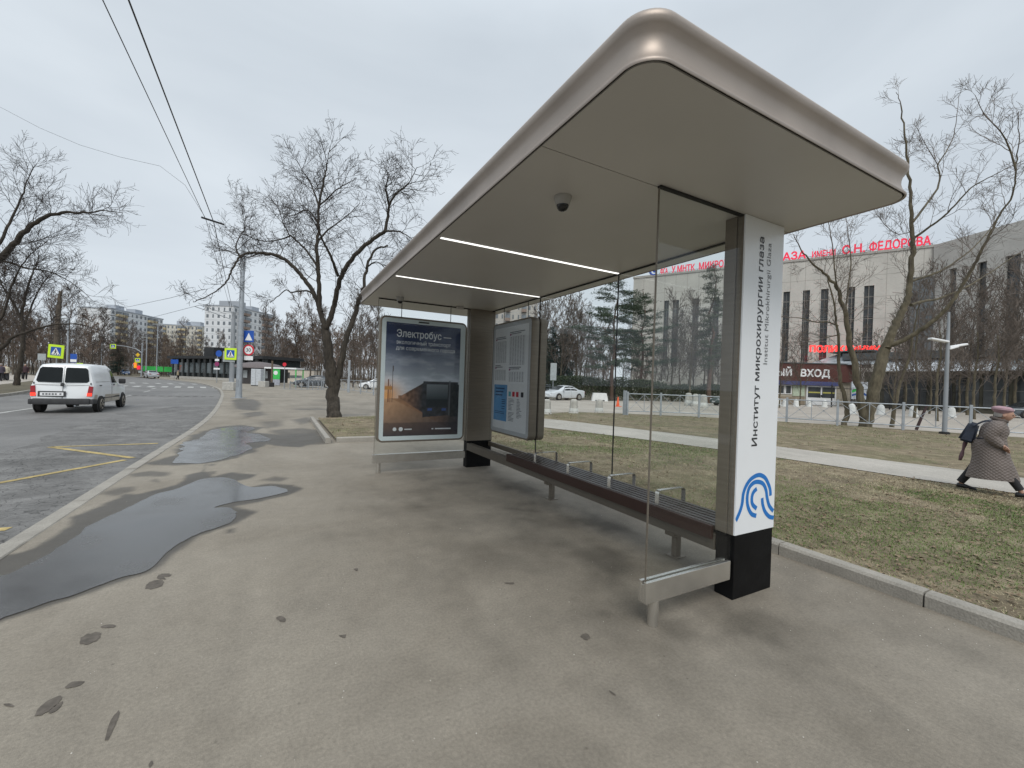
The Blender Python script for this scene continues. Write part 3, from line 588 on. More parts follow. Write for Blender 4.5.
# ============================================================= BUS SHELTER
def shelter():
    t=thing('bus_shelter','glass and champagne metal bus shelter with wide cantilevered roof standing on the pavement','bus shelter',(2.4,4.5,0))
    t.matrix_world=Matrix.Translation((0,0,0)); Z=2.845; X0,X1,Y0,Y1=1.20,3.61,1.205,7.93; r=.14
    def outline(o): return rrect(X0-o,X1+o,Y0-o,Y1+o,max(.02,r+o),10)
    prof=[(-.010,Z+.004),(0,Z-.004),(.004,Z+.004),(.0,Z+.014),(-.011,Z+.028),(-.021,Z+.05),(-.026,Z+.075),(-.025,Z+.10),(-.017,Z+.128),(.0,Z+.15),(.010,Z+.168),(.011,Z+.184),(.003,Z+.20),(-.02,Z+.214),(-.12,Z+.224),(-.4,Z+.23)]
    b=MB(); n=None; vs=[]
    for o,z in prof:
        P=outline(o); n=len(P); vs+=[(x,y,z) for x,y in P]
    k=len(prof); b.add(vs,[(i*n+j,i*n+(j+1)%n,(i+1)*n+(j+1)%n,(i+1)*n+j) for i in range(k-1) for j in range(n)]+[tuple((k-1)*n+j for j in range(n))])
    b.build('roof',fascia_m,t,True,50)
    # dark shadow-gap sheet above, then soffit panels separated by 6 mm joints
    b=MB(); P=outline(-.004); b.add([(x,y,Z+.012) for x,y in P],[tuple(range(len(P)))]); b.build('joint_gap',dark_gap,t)
    ya,yb,xb=1.985,7.12,3.40; g=.0035
    def clip(xa,xc,yc,yd):   # rounded outline clipped to a rectangle (grid of the outline)
        P=outline(-.019); out=[(min(max(x,xa),xc),min(max(y,yc),yd)) for x,y in P]; res=[]
        for p in out:
            if not res or (abs(p[0]-res[-1][0])+abs(p[1]-res[-1][1]))>1e-5: res.append(p)
        return res
    for nm,a in (('near',(X0-1,X1+1,0,ya-g)),('main',(X0-1,xb-g,ya+g,yb-g)),('back',(xb+g,X1+1,ya+g,yb-g)),('far',(X0-1,X1+1,yb+g,99))):
        q=clip(*a); m=len(q); b=MB(); b.add([(x,y,Z) for x,y in q]+[(x,y,Z+.008) for x,y in q],[tuple(range(m)),tuple(range(2*m-1,m-1,-1))]+[(i,(i+1)%m,(i+1)%m+m,i+m) for i in range(m)]); b.build('soffit_panel',soffit_m,t)
    b=MB(); 
    for y in (3.735,5.43): MB().bbox(1.25,3.385,y-.016,y+.016,Z-.004,Z+.002,.001).build('light_strip',led_m,t)
    for x,y in ((1.682,2.436),(1.648,6.83)):
        c=MB().lathe([(.062,0),(.062,-.012),(.055,-.03),(.05,-.055),(.044,-.06)],24,(x,y,Z)).build('security_camera',camgrey,t,True)
        MB().lathe([(.042,-.058),(.040,-.075),(.030,-.092),(.012,-.10)],20,(x,y,Z)).build('dome',camdome,c,True)
    MB().bbox(2.68,2.80,6.98,7.05,Z-.05,Z-.001,.01).build('junction_box',soffit_m,t)
    for nm,y0,y1,face in (('near',1.937,2.093,1),('far',7.03,7.19,0)):
        xa,xc=2.96,3.452; s=-1 if face else 1
        yo=y0 if face else y0
        p=MB().bbox(xa,xc,y0+(.012 if face else 0),y0+.053,.476,Z-.001,.004)
        p.bbox(xa+.004,xc-.004,y0+.0531,y0+.061,.476,Z-.001,.002)
        p.bbox(xa-.004,xc,y0+.0612,y1,.476,Z-.001,.004)
        c=p.build('pillar',steel,t)
        MB().bbox(xa+.008,xc-.006,y0+.001 if face else y0+.004,y1-.004,0.0,.4755,.005).build('base_cladding',black_m,c)
        if face:
            f=MB().bbox(xa+.004,xc+.002,y0-.002,y0+.0115,.477,Z-.002,.002).build('lettered_panel',white_gloss,c)
            A=frame((3.193,y0-.0035,1.124),(0,0,1),(-1,0,0))
            tx=text('lettering','Институт микрохирургии глаза',.0905,ink,A,f,.0008,.012,lab='black vertical lettering on the white pillar panel'); fit(tx,2,1.582)
            A=frame((3.287,y0-.0035,1.749),(0,0,1),(-1,0,0))
            tx=text('lettering','Institut Mikrokhirurgii Glaza',.070,greyink,A,f,.0008,0,lab='thin grey vertical Latin lettering on the white pillar panel'); fit(tx,2,.93)
            def uv(u,v):
                a=(u-(290+22*(555-v)/555))/(333); x=2.968+a*.478; vb=555-65*(u-290)/335; return x,.476+(vb-v)*(.00088+.00004*a)
            for L_ in (((296,428),(330,350),(350,280),(360,200),(385,130),(430,70),(495,38),(550,60),(585,120),(600,170),(602,215)),
                       ((472,387),(430,370),(400,310),(393,230),(410,150),(450,105),(495,97),(535,115),(560,165),(570,230),(590,300),(628,347)),
                       ((477,155),(445,190),(433,240),(440,290),(475,325)),((525,235),(530,290),(550,350),(590,395),(632,405))):
                C=catmull([Vector((*uv(*p),0)) for p in L_],7); b=MB(); vs=[]; w=.0165
                for i,p in enumerate(C):
                    d=(C[min(i+1,len(C)-1)]-C[max(i-1,0)]).normalized(); s_=Vector((-d.y,d.x,0))*w
                    for q in (p+s_,p-s_): vs.append((min(max(q.x,2.9655),3.4535),y0-.0034,q.y))
                b.add(vs,[(2*i,2*i+1,2*i+3,2*i+2) for i in range(len(C)-1)]); b.build('emblem_stroke',blueink,f)
        else:
            c
    # side glass near + far, rails, feet
    for y,xa,xr in ((1.962,2.10,2.075),(7.085,1.37,1.345)):
        MB().bbox(xa,2.955,y-.006,y+.006,.27,Z-.001,.001).build('glass_panel',glass,t)
        MB().bbox(xa-.004,2.955,y-.014,y+.014,Z-.016,Z-.002,.002).build('glass_channel',dark_gap,t)
        MB().bbox(xa-.0055,xa-.0005,y-.0065,y+.0065,.27,Z-.02,.001).build('edge_trim',steel,t)
        rl=MB().bbox(xr,2.915,y-.034,y-.010,.168,.306,.003).bbox(xr,2.915,y+.010,y+.034,.168,.306,.003).bbox(xr+.002,2.955,y-.0098,y+.0098,.168,.285,.002).build('rail',stainless,t)
        MB().lathe([(.035,.0),(.035,.17)],24,(xr+.10,y,0)).build('foot',stainless,rl,True)
    ys=[2.10,3.74,5.42,7.03]
    for a,c in zip(ys,ys[1:]):
        MB().bbox(xb-.006,xb+.006,a+.004,c-.004,.46,Z-.001,.001).build('glass_panel',glass,t)
    MB().bbox(xb-.013,xb+.013,2.1,7.03,Z-.015,Z-.002,.002).build('glass_channel',dark_gap,t)
    for y in ys[1:3]: MB().bbox(xb-.008,xb+.008,y-.0035,y+.0035,.46,Z-.02,.001).build('glass_joint',dark_gap,t)
    MB().bbox(xb-.022,xb+.022,2.1,7.03,.38,.462,.004).build('rail',steel,t)
    return t
def fit(o,axis,length):
    vs=o.data.vertices; a=min(v.co[axis] for v in vs); b_=max(v.co[axis] for v in vs); k=length/(b_-a)
    for v in vs: v.co[axis]=a+(v.co[axis]-a)*k
shelter()
def bench():
    t=thing('bench','long slatted dark wood bench with steel armrests under the shelter roof','bench',(0,0,0))
    bm_=MB().bbox(2.96,3.05,2.095,7.028,.315,.44,.006).build('beam',mat('dark_bronze_beam',(.10,.087,.070),.5,.2,.1,3),t)
    y0,y1=2.10,5.46; MB().bbox(2.925,2.955,y0,y1,.40,.505,.006).build('front_board',redwood,t)
    for i in range(6):
        x=2.962+i*.063; MB().bbox(x,x+.042,y0,y1,.478,.506,.007).build('seat_slat',wood_m,t)
    for y in (2.25,2.69,3.5,4.30,4.76,5.35):
        MB().prism([(3.052,.38),(3.16,.33),(3.33,.33),(3.33,.476),(3.052,.476)],.02,Matrix.Translation((0,y-.01,0))).build('bracket',steel,t)
    for y in (2.69,3.32,4.03,4.76):
        P=[(2.985,.47),(2.985,.60)]+[(2.985+.03-.03*math.cos(a),.60+.03*math.sin(a)) for a in (.4,.8,1.2,1.57)]+[(3.33-.03+.03*math.sin(a),.60+.03*math.cos(a)) for a in (0,.4,.8,1.2,1.57)]+[(3.33,.47)]
        b=MB(); vs=[];w=.022;n=len(P)
        for i,(x,z) in enumerate(P):
            a=P[max(i-1,0)]; c=P[min(i+1,n-1)]; d=Vector((c[0]-a[0],0,c[1]-a[1])).normalized(); nn=Vector((-d.z,0,d.x))*.004
            for s in (-1,1):
                for q in (-1,1): vs.append(Vector((x,y+s*w,z))+nn*q)
        for i in range(n-1):
            o=4*i; b.add([],[]) ; b.f+=[(o,o+1,o+5,o+4),(o+2,o+6,o+7,o+3),(o,o+4,o+6,o+2),(o+1,o+3,o+7,o+5)]
        b.v=vs; b.f+=[(0,2,3,1),(4*n-4,4*n-3,4*n-1,4*n-2)]; b.build('armrest',stainless,t,True,30)
    for y in (2.69,4.74):
        l=MB().bbox(3.225,3.285,y-.03,y+.03,0,.30,.006).build('leg',steel,t)
        MB().bbox(3.16,3.20,y-.055,y+.055,.20,.34,.004).bbox(3.199,3.235,y+.031,y+.05,.2,.34,.003).build('clamp',steel,l)
        MB().bbox(3.19,3.32,y-.06,y+.06,0,.008,.002).build('foot_plate',steel,l)
bench()
# ---- light boxes
def vcol_mat(name):
    m=bpy.data.materials.new(name); m.use_nodes=True; n=m.node_tree.nodes; a=n.new('ShaderNodeVertexColor'); a.layer_name='print'
    m.node_tree.links.new(a.outputs[0],n['Principled BSDF'].inputs['Base Color']); n['Principled BSDF'].inputs['Roughness'].default_value=.35; return m
def poster_mesh(x0,x1,z0,z1,y,fn,nx=150,nz=230):
    U,V=np.meshgrid(np.linspace(0,1,nx),np.linspace(0,1,nz)); 
    v=np.stack([x0+(x1-x0)*U.ravel(),np.full(U.size,y),z0+(z1-z0)*V.ravel()],1)
    f=[(i*nx+j,i*nx+j+1,(i+1)*nx+j+1,(i+1)*nx+j) for i in range(nz-1) for j in range(nx-1)]
    me=bpy.data.meshes.new('poster'); me.from_pydata(v.tolist(),[],f); c=fn(U.ravel(),V.ravel())
    a=me.color_attributes.new('print','FLOAT_COLOR','POINT'); a.data.foreach_set('color',np.concatenate([c,np.ones((len(c),1))],1).ravel()); return me
def bus_print(u,v):
    s=lambda a,b,x:np.clip((x-a)/(b-a),0,1)
    lerp=lambda a,b,t:np.array(a)[None]*(1-t[:,None])+np.array(b)[None]*t[:,None]
    nz=np.array([noise.fractal(Vector((a*3,b*11,0)),.9,2,5) for a,b in zip(u,v)]); n2=np.array([noise.noise(Vector((a*22,b*30,2))) for a,b in zip(u,v)])
    c=lerp((.62,.67,.74),(.024,.040,.11),s(.38,.80,v)); c=c+np.clip(nz,0,1)[:,None]*np.array([.30,.30,.31])*((v>.4)*s(.95,.6,v))[:,None]
    glow=np.exp(-((u-.03)**2*30+(v-.36)**2*90)); c=c*(1-glow[:,None])+np.array([.85,.42,.16])*glow[:,None]
    land=(v<.33+.03*u); c[land]=lerp((.06,.05,.06),(.45,.24,.13),s(.9,.1,u))[land]*(1+.3*n2[land])[:,None]
    road=(v<.33-.0*u)&(u<.10+.95*(.33-v)/.33); c[road]=lerp((.10,.08,.08),(.62,.36,.20),s(.0,.33,v)*s(1,.0,u))[road]*(1+.15*n2[road])[:,None]
    # row of buses receding to the left
    top=.36+.135*s(.22,.55,u)**1.0; bot=.335-.17*s(.2,.6,u)
    body=(u>.18)&(u<.985)&(v<np.where(u>.5,.492,top))&(v>np.where(u>.5,.165+.05*(u-.5),bot)); 
    c[body]=lerp((.36,.19,.11),(.03,.033,.045),s(.15,.5,u))[body]*(1+.9*np.clip(n2[body],-.5,1))[:,None]
    fr=(u>.55)&(u<.84)&(v>.26)&(v<.465); c[fr]=np.array([.012,.02,.03]); gl=fr&(v>.33); c[gl]=lerp((.03,.045,.06),(.20,.23,.26),s(.33,.47,v))[gl]
    hl=((np.abs(u-.6)<.03)|(np.abs(u-.79)<.03))&(np.abs(v-.235)<.012); c[hl]=(.05,.10,.32)
    gap=(np.abs(u-.865)<.012)&(v>.18)&(v<.5); c[gap]=(.10,.11,.13)
    b2=(u>.88)&(v>.17)&(v<.47); c[b2]=np.array([.02,.024,.03])+.02*n2[b2][:,None]
    fl=(v<.12); c[fl]=c[fl]*.6+np.array([.015,.018,.035])*.4
    pole=(np.abs(u-.10-.02*(v-.4))<.004)&(v>.3)&(v<.62); c[pole]=(.08,.05,.05)
    for i,px in enumerate((.05,.075)):
        q=(np.abs(u-px)<.004)&(v>.3)&(v<.5-.05*i); c[q]=(.2,.07,.04)
    sg=(u<.10)&(np.abs(v-.425)<.015); c[sg]=(.55,.26,.08)
    return np.clip(c,0.003,1)
def light_box(name,label,M,pf):
    t=thing(name,label,'display board'); W,Hh,T=1.487,2.04,.125
    P=rrect(0,W,0,Hh,.095,8)
    def hull(o,y0,y1): q=rrect(-o,W+o,-o,Hh+o,.095+o,8); return q
    b=MB(); n=len(P); vs=[]
    for o,y in ((-.03,0),(-.006,.002),(0,.012),(0,T-.012),(-.008,T)):
        vs+=[(x,y,z) for x,z in rrect(-o,W+o,-o,Hh+o,.095+o,8)]
    b.add(vs,[(i*n+j,i*n+(j+1)%n,(i+1)*n+(j+1)%n,(i+1)*n+j) for i in range(4) for j in range(n)]+[tuple(4*n+j for j in range(n))])
    b.build('casing',steel,t,True,35)
    ix,iz=.098,.098; Q=rrect(ix,W-ix-.02,iz,Hh-iz,.008,8); O=rrect(.02,W-.02,.02,Hh-.02,.075,8); b=MB()
    b.add([(x,.0025,z) for x,z in O]+[(x,.0045,z) for x,z in Q],[(j,(j+1)%n,(j+1)%n+n,j+n) for j in range(n)]); fm=b
    return t,fm,W,Hh,T,n
t,fm,W_,H_,T_,n_=light_box('light_box','upright framed advertising poster of a bus beside the road, left of the far pillar',None,None)
fm.build('frame',framewhite,t)
me=poster_mesh(.096,W_-.116,.096,H_-.096,.006,bus_print); me.materials.append(vcol_mat('bus_poster_print')); po=obj('poster',me,t,label='dark blue poster of a bus at sunset with white words')
A=lambda x,z:frame((x,.004,z),(1,0,0),(0,0,1))
q=text('lettering','Электробус —',.165,whiteink,A(.26,1.715),po,.0006,.012); fit(q,0,.93)
q=text('lettering','экологичный транспорт',.088,whiteink,A(.26,1.60),po,.0006,.004); fit(q,0,.93)
q=text('lettering','для современного города',.088,whiteink,A(.26,1.505),po,.0006,.004); fit(q,0,1.01)
for x,s_ in ((.28,.03),(.38,.034)):
    MB().lathe([(s_,0),(s_,.001)],18,M=Matrix.Translation((x,.004,.21))@Matrix.Rotation(PI/2,4,'X')).build('emblem',whiteink,po)
for x0,x1 in ((.44,.56),(.90,.93),(.96,1.24)):
    MB().box(x0,x1,.003,.005,.197,.215).build('small_print',whiteink,po)
MB().box(.62,.80,.0008,.0022,1.965,1.99).build('maker_plate',ink,t)
gl_=MB(); gl_.prism(rrect(.03,W_-.03,.03,H_-.03,.07,8),.002,Matrix.Translation((0,-.004,0))).build('cover_glass',glassmat('poster_cover_glass',(.93,.94,.94),.03,.03),t)
for x in (.35,1.2): MB().tube([(x,.07,H_-.005),(x,.07,H_+.285)],.006,8).build('hanger_rod',dark_gap,t)
t.matrix_world=Matrix.Translation((1.372,6.935,.515))
# timetable board (double: two cases either side of the back glass)
t,fm,W_,H_,T_,n_=light_box('timetable_board','upright grey timetable board beside the bench, right of the far pillar',None,None)
fm.build('frame',panelgrey,t)
b=MB(); b.prism(rrect(.09,W_-.09,.09,H_-.09,.01,4),.002,Matrix.Translation((0,.005,0))); sh=b.build('printed_sheet',mat('timetable_paper',(.66,.67,.69),.3,0,.03,2),t)
rnd=random.Random(4)
def bars(x0,x1,z0,z1,h,gap,m,name='small_print',ragged=.4):
    z=z1; b=MB()
    while z-h>z0:
        b.box(x0,x1-(x1-x0)*rnd.uniform(0,ragged),.0032,.0048,z-h,z); z-=h+gap
    b.build(name,m,sh)
mp_=mat('pale_print_line',(.33,.34,.37),.5); gp=mat('mid_print_line',(.17,.18,.2),.5)
for (x0,x1,z0,z1) in ((.14,.58,1.30,1.72),(.70,1.25,1.25,1.78),(.14,.58,.98,1.20),(.70,1.25,.95,1.16)):
    bars(x0,x1,z1+.012,z1+.06,.016,.012,gp,ragged=.5)
    MB().box(x0,x0+.05,.003,.005,z1-.005,z1+.03).build('route_mark',mat('route_purple',(.25,.05,.15),.4),sh)
    b=MB(); ncol=6
    for k in range(ncol+1): x=x0+(x1-x0)*k/ncol; b.box(x-.0015,x+.0015,.0034,.0046,z0,z1-.02)
    b.build('table_rule',mp_,sh)
    for k in range(ncol):
        xx=x0+(x1-x0)*(k+.25)/ncol; bars(xx,xx+(x1-x0)/ncol*.5,z0,z1-.03,.010,.012,gp,ragged=.1)
bp=MB().box(.13,.66,.002,.0045,.24,.90).build('blue_notice',mat('notice_blue',(.10,.28,.52),.4,0,.25,2),sh)
b=MB()
for i,z in enumerate((.82,.76,.70)): b.box(.20,.56-.04*i,.0005,.002,z,z+.022)
for i,z in enumerate((.62,.585,.55,.50,.46)): b.box(.46,.62-.01*i,.0005,.002,z,z+.013)
for z in (.40,.37): b.box(.18,.58,.0005,.002,z,z+.01)
b.build('notice_print',mat('notice_ink',(.02,.05,.12),.5),bp)
for i,(x,c) in enumerate(((.72,(.12,.38,.42)),(.86,(.50,.02,.04)),(1.0,(.50,.02,.04)),(1.17,(.02,.02,.03)))):
    MB().box(x,x+.085,.003,.005,.70,.785).build('info_icon',mat('icon_%d'%i,c,.4),sh)
for (x0,x1,z0,z1) in ((.72,.95,.45,.66),(1.03,1.22,.33,.66),(.72,.98,.25,.42)): bars(x0,x1,z0,z1,.010,.014,gp,ragged=.6)
b=MB().prism(rrect(.03,W_-.03,.03,H_-.03,.07,8),.002,Matrix.Translation((0,-.004,0))); b.build('cover_glass',MATS['poster_cover_glass'],t)
b=MB(); vs=[]; n=n_
for o,y in ((-.02,T_+.02),(0,T_+.03),(0,T_+.125),(-.006,T_+.14),(-.04,T_+.142)): vs+=[(x,y,z) for x,z in rrect(-o,W_+o,-o,H_+o,.095+o,8)]
b.add(vs,[(i*n+j,i*n+(j+1)%n,(i+1)*n+(j+1)%n,(i+1)*n+j) for i in range(4) for j in range(n)]+[tuple(j for j in range(n))[::-1],tuple(4*n+j for j in range(n))]); b.build('rear_casing',steel,t,True,35)
b=MB().prism(rrect(.02,W_-.02,.02,H_-.02,.08,8),.03,Matrix.Translation((0,T_-.005,0))); b.build('spacer',dark_gap,t)
for x in (.3,1.2): MB().tube([(x,.07,H_-.005),(x,.07,H_+.30)],.006,8).build('hanger_rod',dark_gap,t)
t.matrix_world=Matrix.Translation((3.245,6.69,.69))@Matrix.Rotation(-PI/2,4,'Z')@Matrix.Diagonal((.888,1,.907,1))
# ============================================================= TREES
class Tree:
    def __init__(s,seed,split=.028,mintw=.006): s.r=random.Random(seed); s.T=MB(); s.C=MB(); s.split=split; s.mt=mintw
    def seg(s,pts,rads):
        # thick part to the trunk mesh, thin to the crown mesh
        k=next((i for i,r in enumerate(rads) if r<s.split),len(rads))
        if k>=2:
            s.T.tube(pts[:k],rads[:k],12 if rads[0]>.12 else 7 if rads[0]>.05 else 5,True)
        if k<len(pts):
            a=max(0,k-1); 
            if len(pts)-a>=2: s.C.tube(pts[a:],rads[a:],4 if rads[a]>.02 else 3,False)
    def grow(s,p,d,L,r,lvl,P):
        R=s.r; n=max(3,min(9,int(L/(.22 if lvl<3 else .16)))); pts=[p.copy()]; rads=[r]; d=d.normalized()
        for i in range(n):
            w=Vector((R.gauss(0,1),R.gauss(0,1),R.gauss(0,1)))*P['wob']
            d=(d+w+Vector((0,0,P['up'])) ).normalized(); p=p+d*(L/n); pts.append(p.copy()); rads.append(max(s.mt,r*(1-(i+1)/n*.72)))
        s.seg(pts,rads); s.kids(pts,rads,lvl,P,L)
    def kids(s,pts,rads,lvl,P,L,t0=.22,dens=1):
        if lvl>=P['lv']: return
        R=s.r; n=int(P['n'][min(lvl,len(P['n'])-1)]*dens); 
        for k in range(n):
            t=t0+(1-t0)*(k+R.random())/n; f=t*(len(pts)-1); i=min(int(f),len(pts)-2); q=pts[i].lerp(pts[i+1],f-i); rr=rads[i]
            d=(pts[i+1]-pts[i]).normalized(); a=d.orthogonal().normalized(); a.rotate(Matrix.Rotation(R.uniform(0,6.28),3,d))
            ang=R_(R.uniform(*P['ang'])); nd=d*math.cos(ang)+a*math.sin(ang)
            l=L*R.uniform(*P['lr'])*(1.15-.55*t)
            l=min(l,P.get('lmax',9)); l=max(l,P.get('lmin',.3))
            s.grow(q,nd,l,max(s.mt,min(rr*.72,P['rk']*l)),lvl+1,P)
    def limb(s,pts,r0,r1,P,dens=1,L=None,t0=.15,lvl=0,k=5):
        C=catmull(pts,k); n=len(C); tot=sum((C[i+1]-C[i]).length for i in range(n-1))
        C=[c+Vector((s.r.gauss(0,1),s.r.gauss(0,1),s.r.gauss(0,1)))*min(.025,r0*.12) if 0<i<n-1 else c for i,c in enumerate(C)]
        rads=[r0+(r1-r0)*(i/(n-1))**.85 for i in range(n)]; s.seg(C,rads)
        if dens: s.kids(C,rads,lvl,P,(L or tot*.5),t0,dens)
    def make(s,name,label,cat,loc,tm=None,cm=None,group=None,rel=True):
        t=thing(name,label,cat,(0,0,0),0,group)
        if not rel: pass
        if s.T.v: s.T.build('trunk',tm or bark,t,True,80)
        if s.C.v: s.C.build('crown',cm or twig,t)
        if rel:
            for ch in (o for o in bpy.data.objects if o.parent==t): ch.data.transform(Matrix.Translation(-Vector(loc)))
            t.location=loc
        return t
PX=lambda L_,dep:[AD(x,y,dep+(q[0] if q else 0)) for x,y,*q in L_]
LIME=dict(wob=.135,up=.04,n=[9,7,4],lv=3,ang=(28,70),lr=(.36,.75),rk=.0135,lmax=1.1,lmin=.2)
tr=Tree(11,.024,.0042); D=15.8
base=G(334,419); 
tr.limb([base+Vector((0,0,-.1)),base+Vector((0,0,.12)),AD(333,400,D),AD(331.5,378,D),AD(329,362,D)],.255,.205,LIME,0)
tr.limb(PX([(331,380),(328.5,355),(326,334),(325,323)],D),.185,.14,LIME,0)
tr.limb(PX([(335,385),(339,372),(344,346),(353,320,.2),(359,300,.3),(363,290,.4),(366,271,.6),(375,250,.9),(388,246,1.2)],D),.135,.03,LIME,1.1,3.2,.35)
tr.limb(PX([(325,326),(320,310),(319,289),(318,268),(317,250),(318.5,228),(319,206),(323,185),(326,170),(328,158),(330,148)],D),.105,.012,LIME,2.4,3.4,.2)
tr.limb(PX([(326,328),(331,315),(334,305),(338,287,-.3),(345,268,-.5),(362,248,-.7),(375,238,-.9),(385,231,-1.0)],D),.11,.06,LIME,.8,2.6,.3)
tr.limb(PX([(385,231,-1),(388,216,-1),(389,206,-1.1),(396,194,-1.2),(408,184,-1.3),(413,175,-1.3),(417,167,-1.4)],D),.06,.01,LIME,1.7,2.8,.1)
tr.limb(PX([(385,231,-1),(394,231,-1.4),(403,233,-1.8),(416,242,-2.2)],D),.045,.01,LIME,1,1.8,.1)
tr.limb(PX([(389,206,-1.1),(386,190,-1.3),(388,178,-1.6),(387,170,-1.9)],D),.04,.008,LIME,1.3,2,.1)
tr.limb(PX([(321,312),(316,299,.2),(308,284,.3),(299,273,.2),(290,264,.1),(281,257),(268,254),(257,253,-.2),(248,253,-.3),(240,257,-.4),(233,268,-.6),(227,280,-.8),(219,289,-1.0),(205,297,-1.2),(193,302,-1.4)],D),.095,.011,LIME,2.0,2.6,.15)
tr.limb(PX([(240,257,-.4),(236,247,-.4),(240,236,-.2),(246,225),(243,205,.2)],D),.035,.008,LIME,1.2,2.2,.05)
tr.limb(PX([(299,273,.2),(288,262,.6),(275,256,.9),(262,252,1.2),(250,257,1.5),(236,255,1.9),(226,250,2.1),(214,252,2.3)],D),.05,.01,LIME,1.2,2.0,.1)
tr.limb(PX([(318,268),(311,257,.3),(304,248,.6),(297,241,.9),(290,235,1.1)],D),.05,.03,LIME,.8,2,.2)
tr.limb(PX([(290,236,1.1),(278,240,1.3),(264,241,1.5),(247,235,1.7),(244,219,1.8),(241,203,2.0)],D),.032,.008,LIME,1.6,2.2,.1)
tr.limb(PX([(290,236,1.1),(283,222,1.5),(278,208,1.7),(268,195,2)],D),.03,.008,LIME,1.4,2.2,.1)
tr.limb(PX([(338,276,-.3),(332,260,-.8),(325,245,-1.2),(319,232,-1.6),(312,218,-2),(303,205,-2.2)],D),.06,.01,LIME,1.5,2.2,.2)
tr.limb(PX([(319,240),(327,231,.4),(336,224,.7),(349,214,1.1),(360,203,1.5)],D),.045,.009,LIME,1.4,2.4,.2)
tr.limb(PX([(319,206),(328,198,-.3),(336,190,-.6),(346,184,-.8),(357,178,-1.0)],D),.032,.008,LIME,1.4,2,.1)
tr.limb(PX([(318,224),(312,214,.3),(305,210,.5),(291,216,.7),(280,212,.9)],D),.04,.009,LIME,1.5,2,.1)
tr.limb(PX([(319,206),(314,192,.2),(309,180,.5),(302,170,.8),(298,162,1.1)],D),.04,.008,LIME,1.6,2.4,.1)
tr.limb(PX([(320,302),(310,292,-.2),(300,291,-.5),(291,292.5,-.7),(286,290,-.8),(277,297,-.9),(270,303,-1)],D),.04,.012,LIME,.5,1.2,.5)
tr.limb(PX([(366,268,.6),(376,262,.2),(385,268,-.2),(392,276,-.4)],D),.035,.008,LIME,1,1.6,.1)
tr.limb(PX([(357,305,.2),(366,300,-.3),(372,308,-.6),(378,322,-.8)],D),.03,.008,LIME,.9,1.3,.1)
tr.make('lime_tree','large bare lime tree with forked trunk standing in the kerbed bed beyond the shelter','tree',base,tm=mat('dark_bark',(.042,.035,.027),.95,0,.35,5,bump=.9,bscale=18,stretch=(1,1,.3),fine=.35),cm=mat('dark_twig',(.034,.027,.024),.95))
# right-hand maples beyond the fence
MAPLE=dict(wob=.12,up=.045,n=[8,6,4],lv=3,ang=(22,60),lr=(.36,.78),rk=.011,lmax=1.7)
D=19.9; base=at(866,D); tr=Tree(5,.022,.005)
tr.limb([base,AD(864,415,D),AD(860,398,D),AD(856,370,D),AD(849,340,D),AD(845,315,D),AD(839,292,D),AD(830,279,D),AD(818,268,D),AD(803,252,D-.3),AD(794,234,D-.5)],.20,.012,MAPLE,1.4,2.6,.4)
tr.limb([base,AD(869,412,D),AD(874,392,D),AD(879,370,D),AD(886,349,D)],.26,.22,MAPLE,0)
tr.limb(PX([(886,349),(891,335),(896,325),(903,310),(908,295),(911,272),(913,248),(912,225),(911,199),(908,168),(905,137),(901,106),(896,92)],D),.20,.01,MAPLE,1.2,3.0,.3)
tr.limb(PX([(887,347),(904,340,-.4),(920,330,-.8),(934,320,-1.1),(946,309,-1.4),(957,294,-1.6),(967,278,-1.8),(976,261,-2),(985,244,-2.2),(992,231,-2.3),(1000,214,-2.5),(1012,195,-2.7),(1016,165,-2.9),(1019,140,-3.1),(1018,112,-3.3)],D),.115,.012,MAPLE,1.7,2.8,.25)
tr.limb(PX([(911,305),(924,301,.4),(938,299,.7),(958,291,1),(977,281,1.3),(1000,266,1.6),(1030,246,2),(1050,235,2.4)],D),.075,.012,MAPLE,1.3,2.6,.2)
tr.limb(PX([(912,281),(930,275,.3),(946,268,.5),(962,257,.8),(974,247,1.1),(990,229,1.4),(995,215,1.6),(992,198,1.8)],D),.06,.01,MAPLE,1.3,2.4,.2)
tr.limb(PX([(913,222),(925,206,.3),(937,189,.6),(940,176,.8),(938,165,.9),(947,150,1.1),(953,137,1.3),(957,115,1.5),(959,95,1.7)],D),.055,.009,MAPLE,1.3,2.4,.15)
tr.limb(PX([(914,238),(928,228,-.4),(942,218,-.8),(957,203,-1.2),(971,188,-1.5),(992,176,-1.9),(1012,166,-2.2),(1030,158,-2.5)],D),.055,.009,MAPLE,1.4,2.4,.15)
tr.limb(PX([(938,165,.9),(930,152,.9),(923,140,.8),(917,128,.7)],D),.025,.008,MAPLE,1,1.5,.1)
tr.limb(PX([(845,315),(848,290,.4),(851,258,.7),(848,235,.9),(846,216,1.1)],D),.05,.009,MAPLE,1.3,2,.15)
tr.limb(PX([(843,308),(836,280,-.5),(833,250,-.8),(829,225,-1),(825,210,-1.2)],D),.04,.009,MAPLE,1.3,2,.15)
tr.limb(PX([(910,232),(898,234,-.3),(886,226,-.5),(876,213,-.7)],D),.025,.007,MAPLE,1,1.5,.15)
tr.limb(PX([(1016,170,-3),(1010,150,-3),(1001,132,-3.2),(985,115,-3.4),(975,95,-3.6)],D),.04,.008,MAPLE,1.4,2.2,.1)
tr.make('maple_tree','tall bare maple with V-shaped double trunk and mossy bark just beyond the metal fence','tree',base,greenbark,reddish)
D=20.5; base=at(844,D); tr=Tree(6,.02,.005)
tr.limb([base,AD(847,415,D),AD(845,398,D),AD(839,375,D),AD(839,348,D),AD(836,318,D),AD(832,295,D),AD(826,275,D)],.13,.02,MAPLE,1.2,2.2,.35)
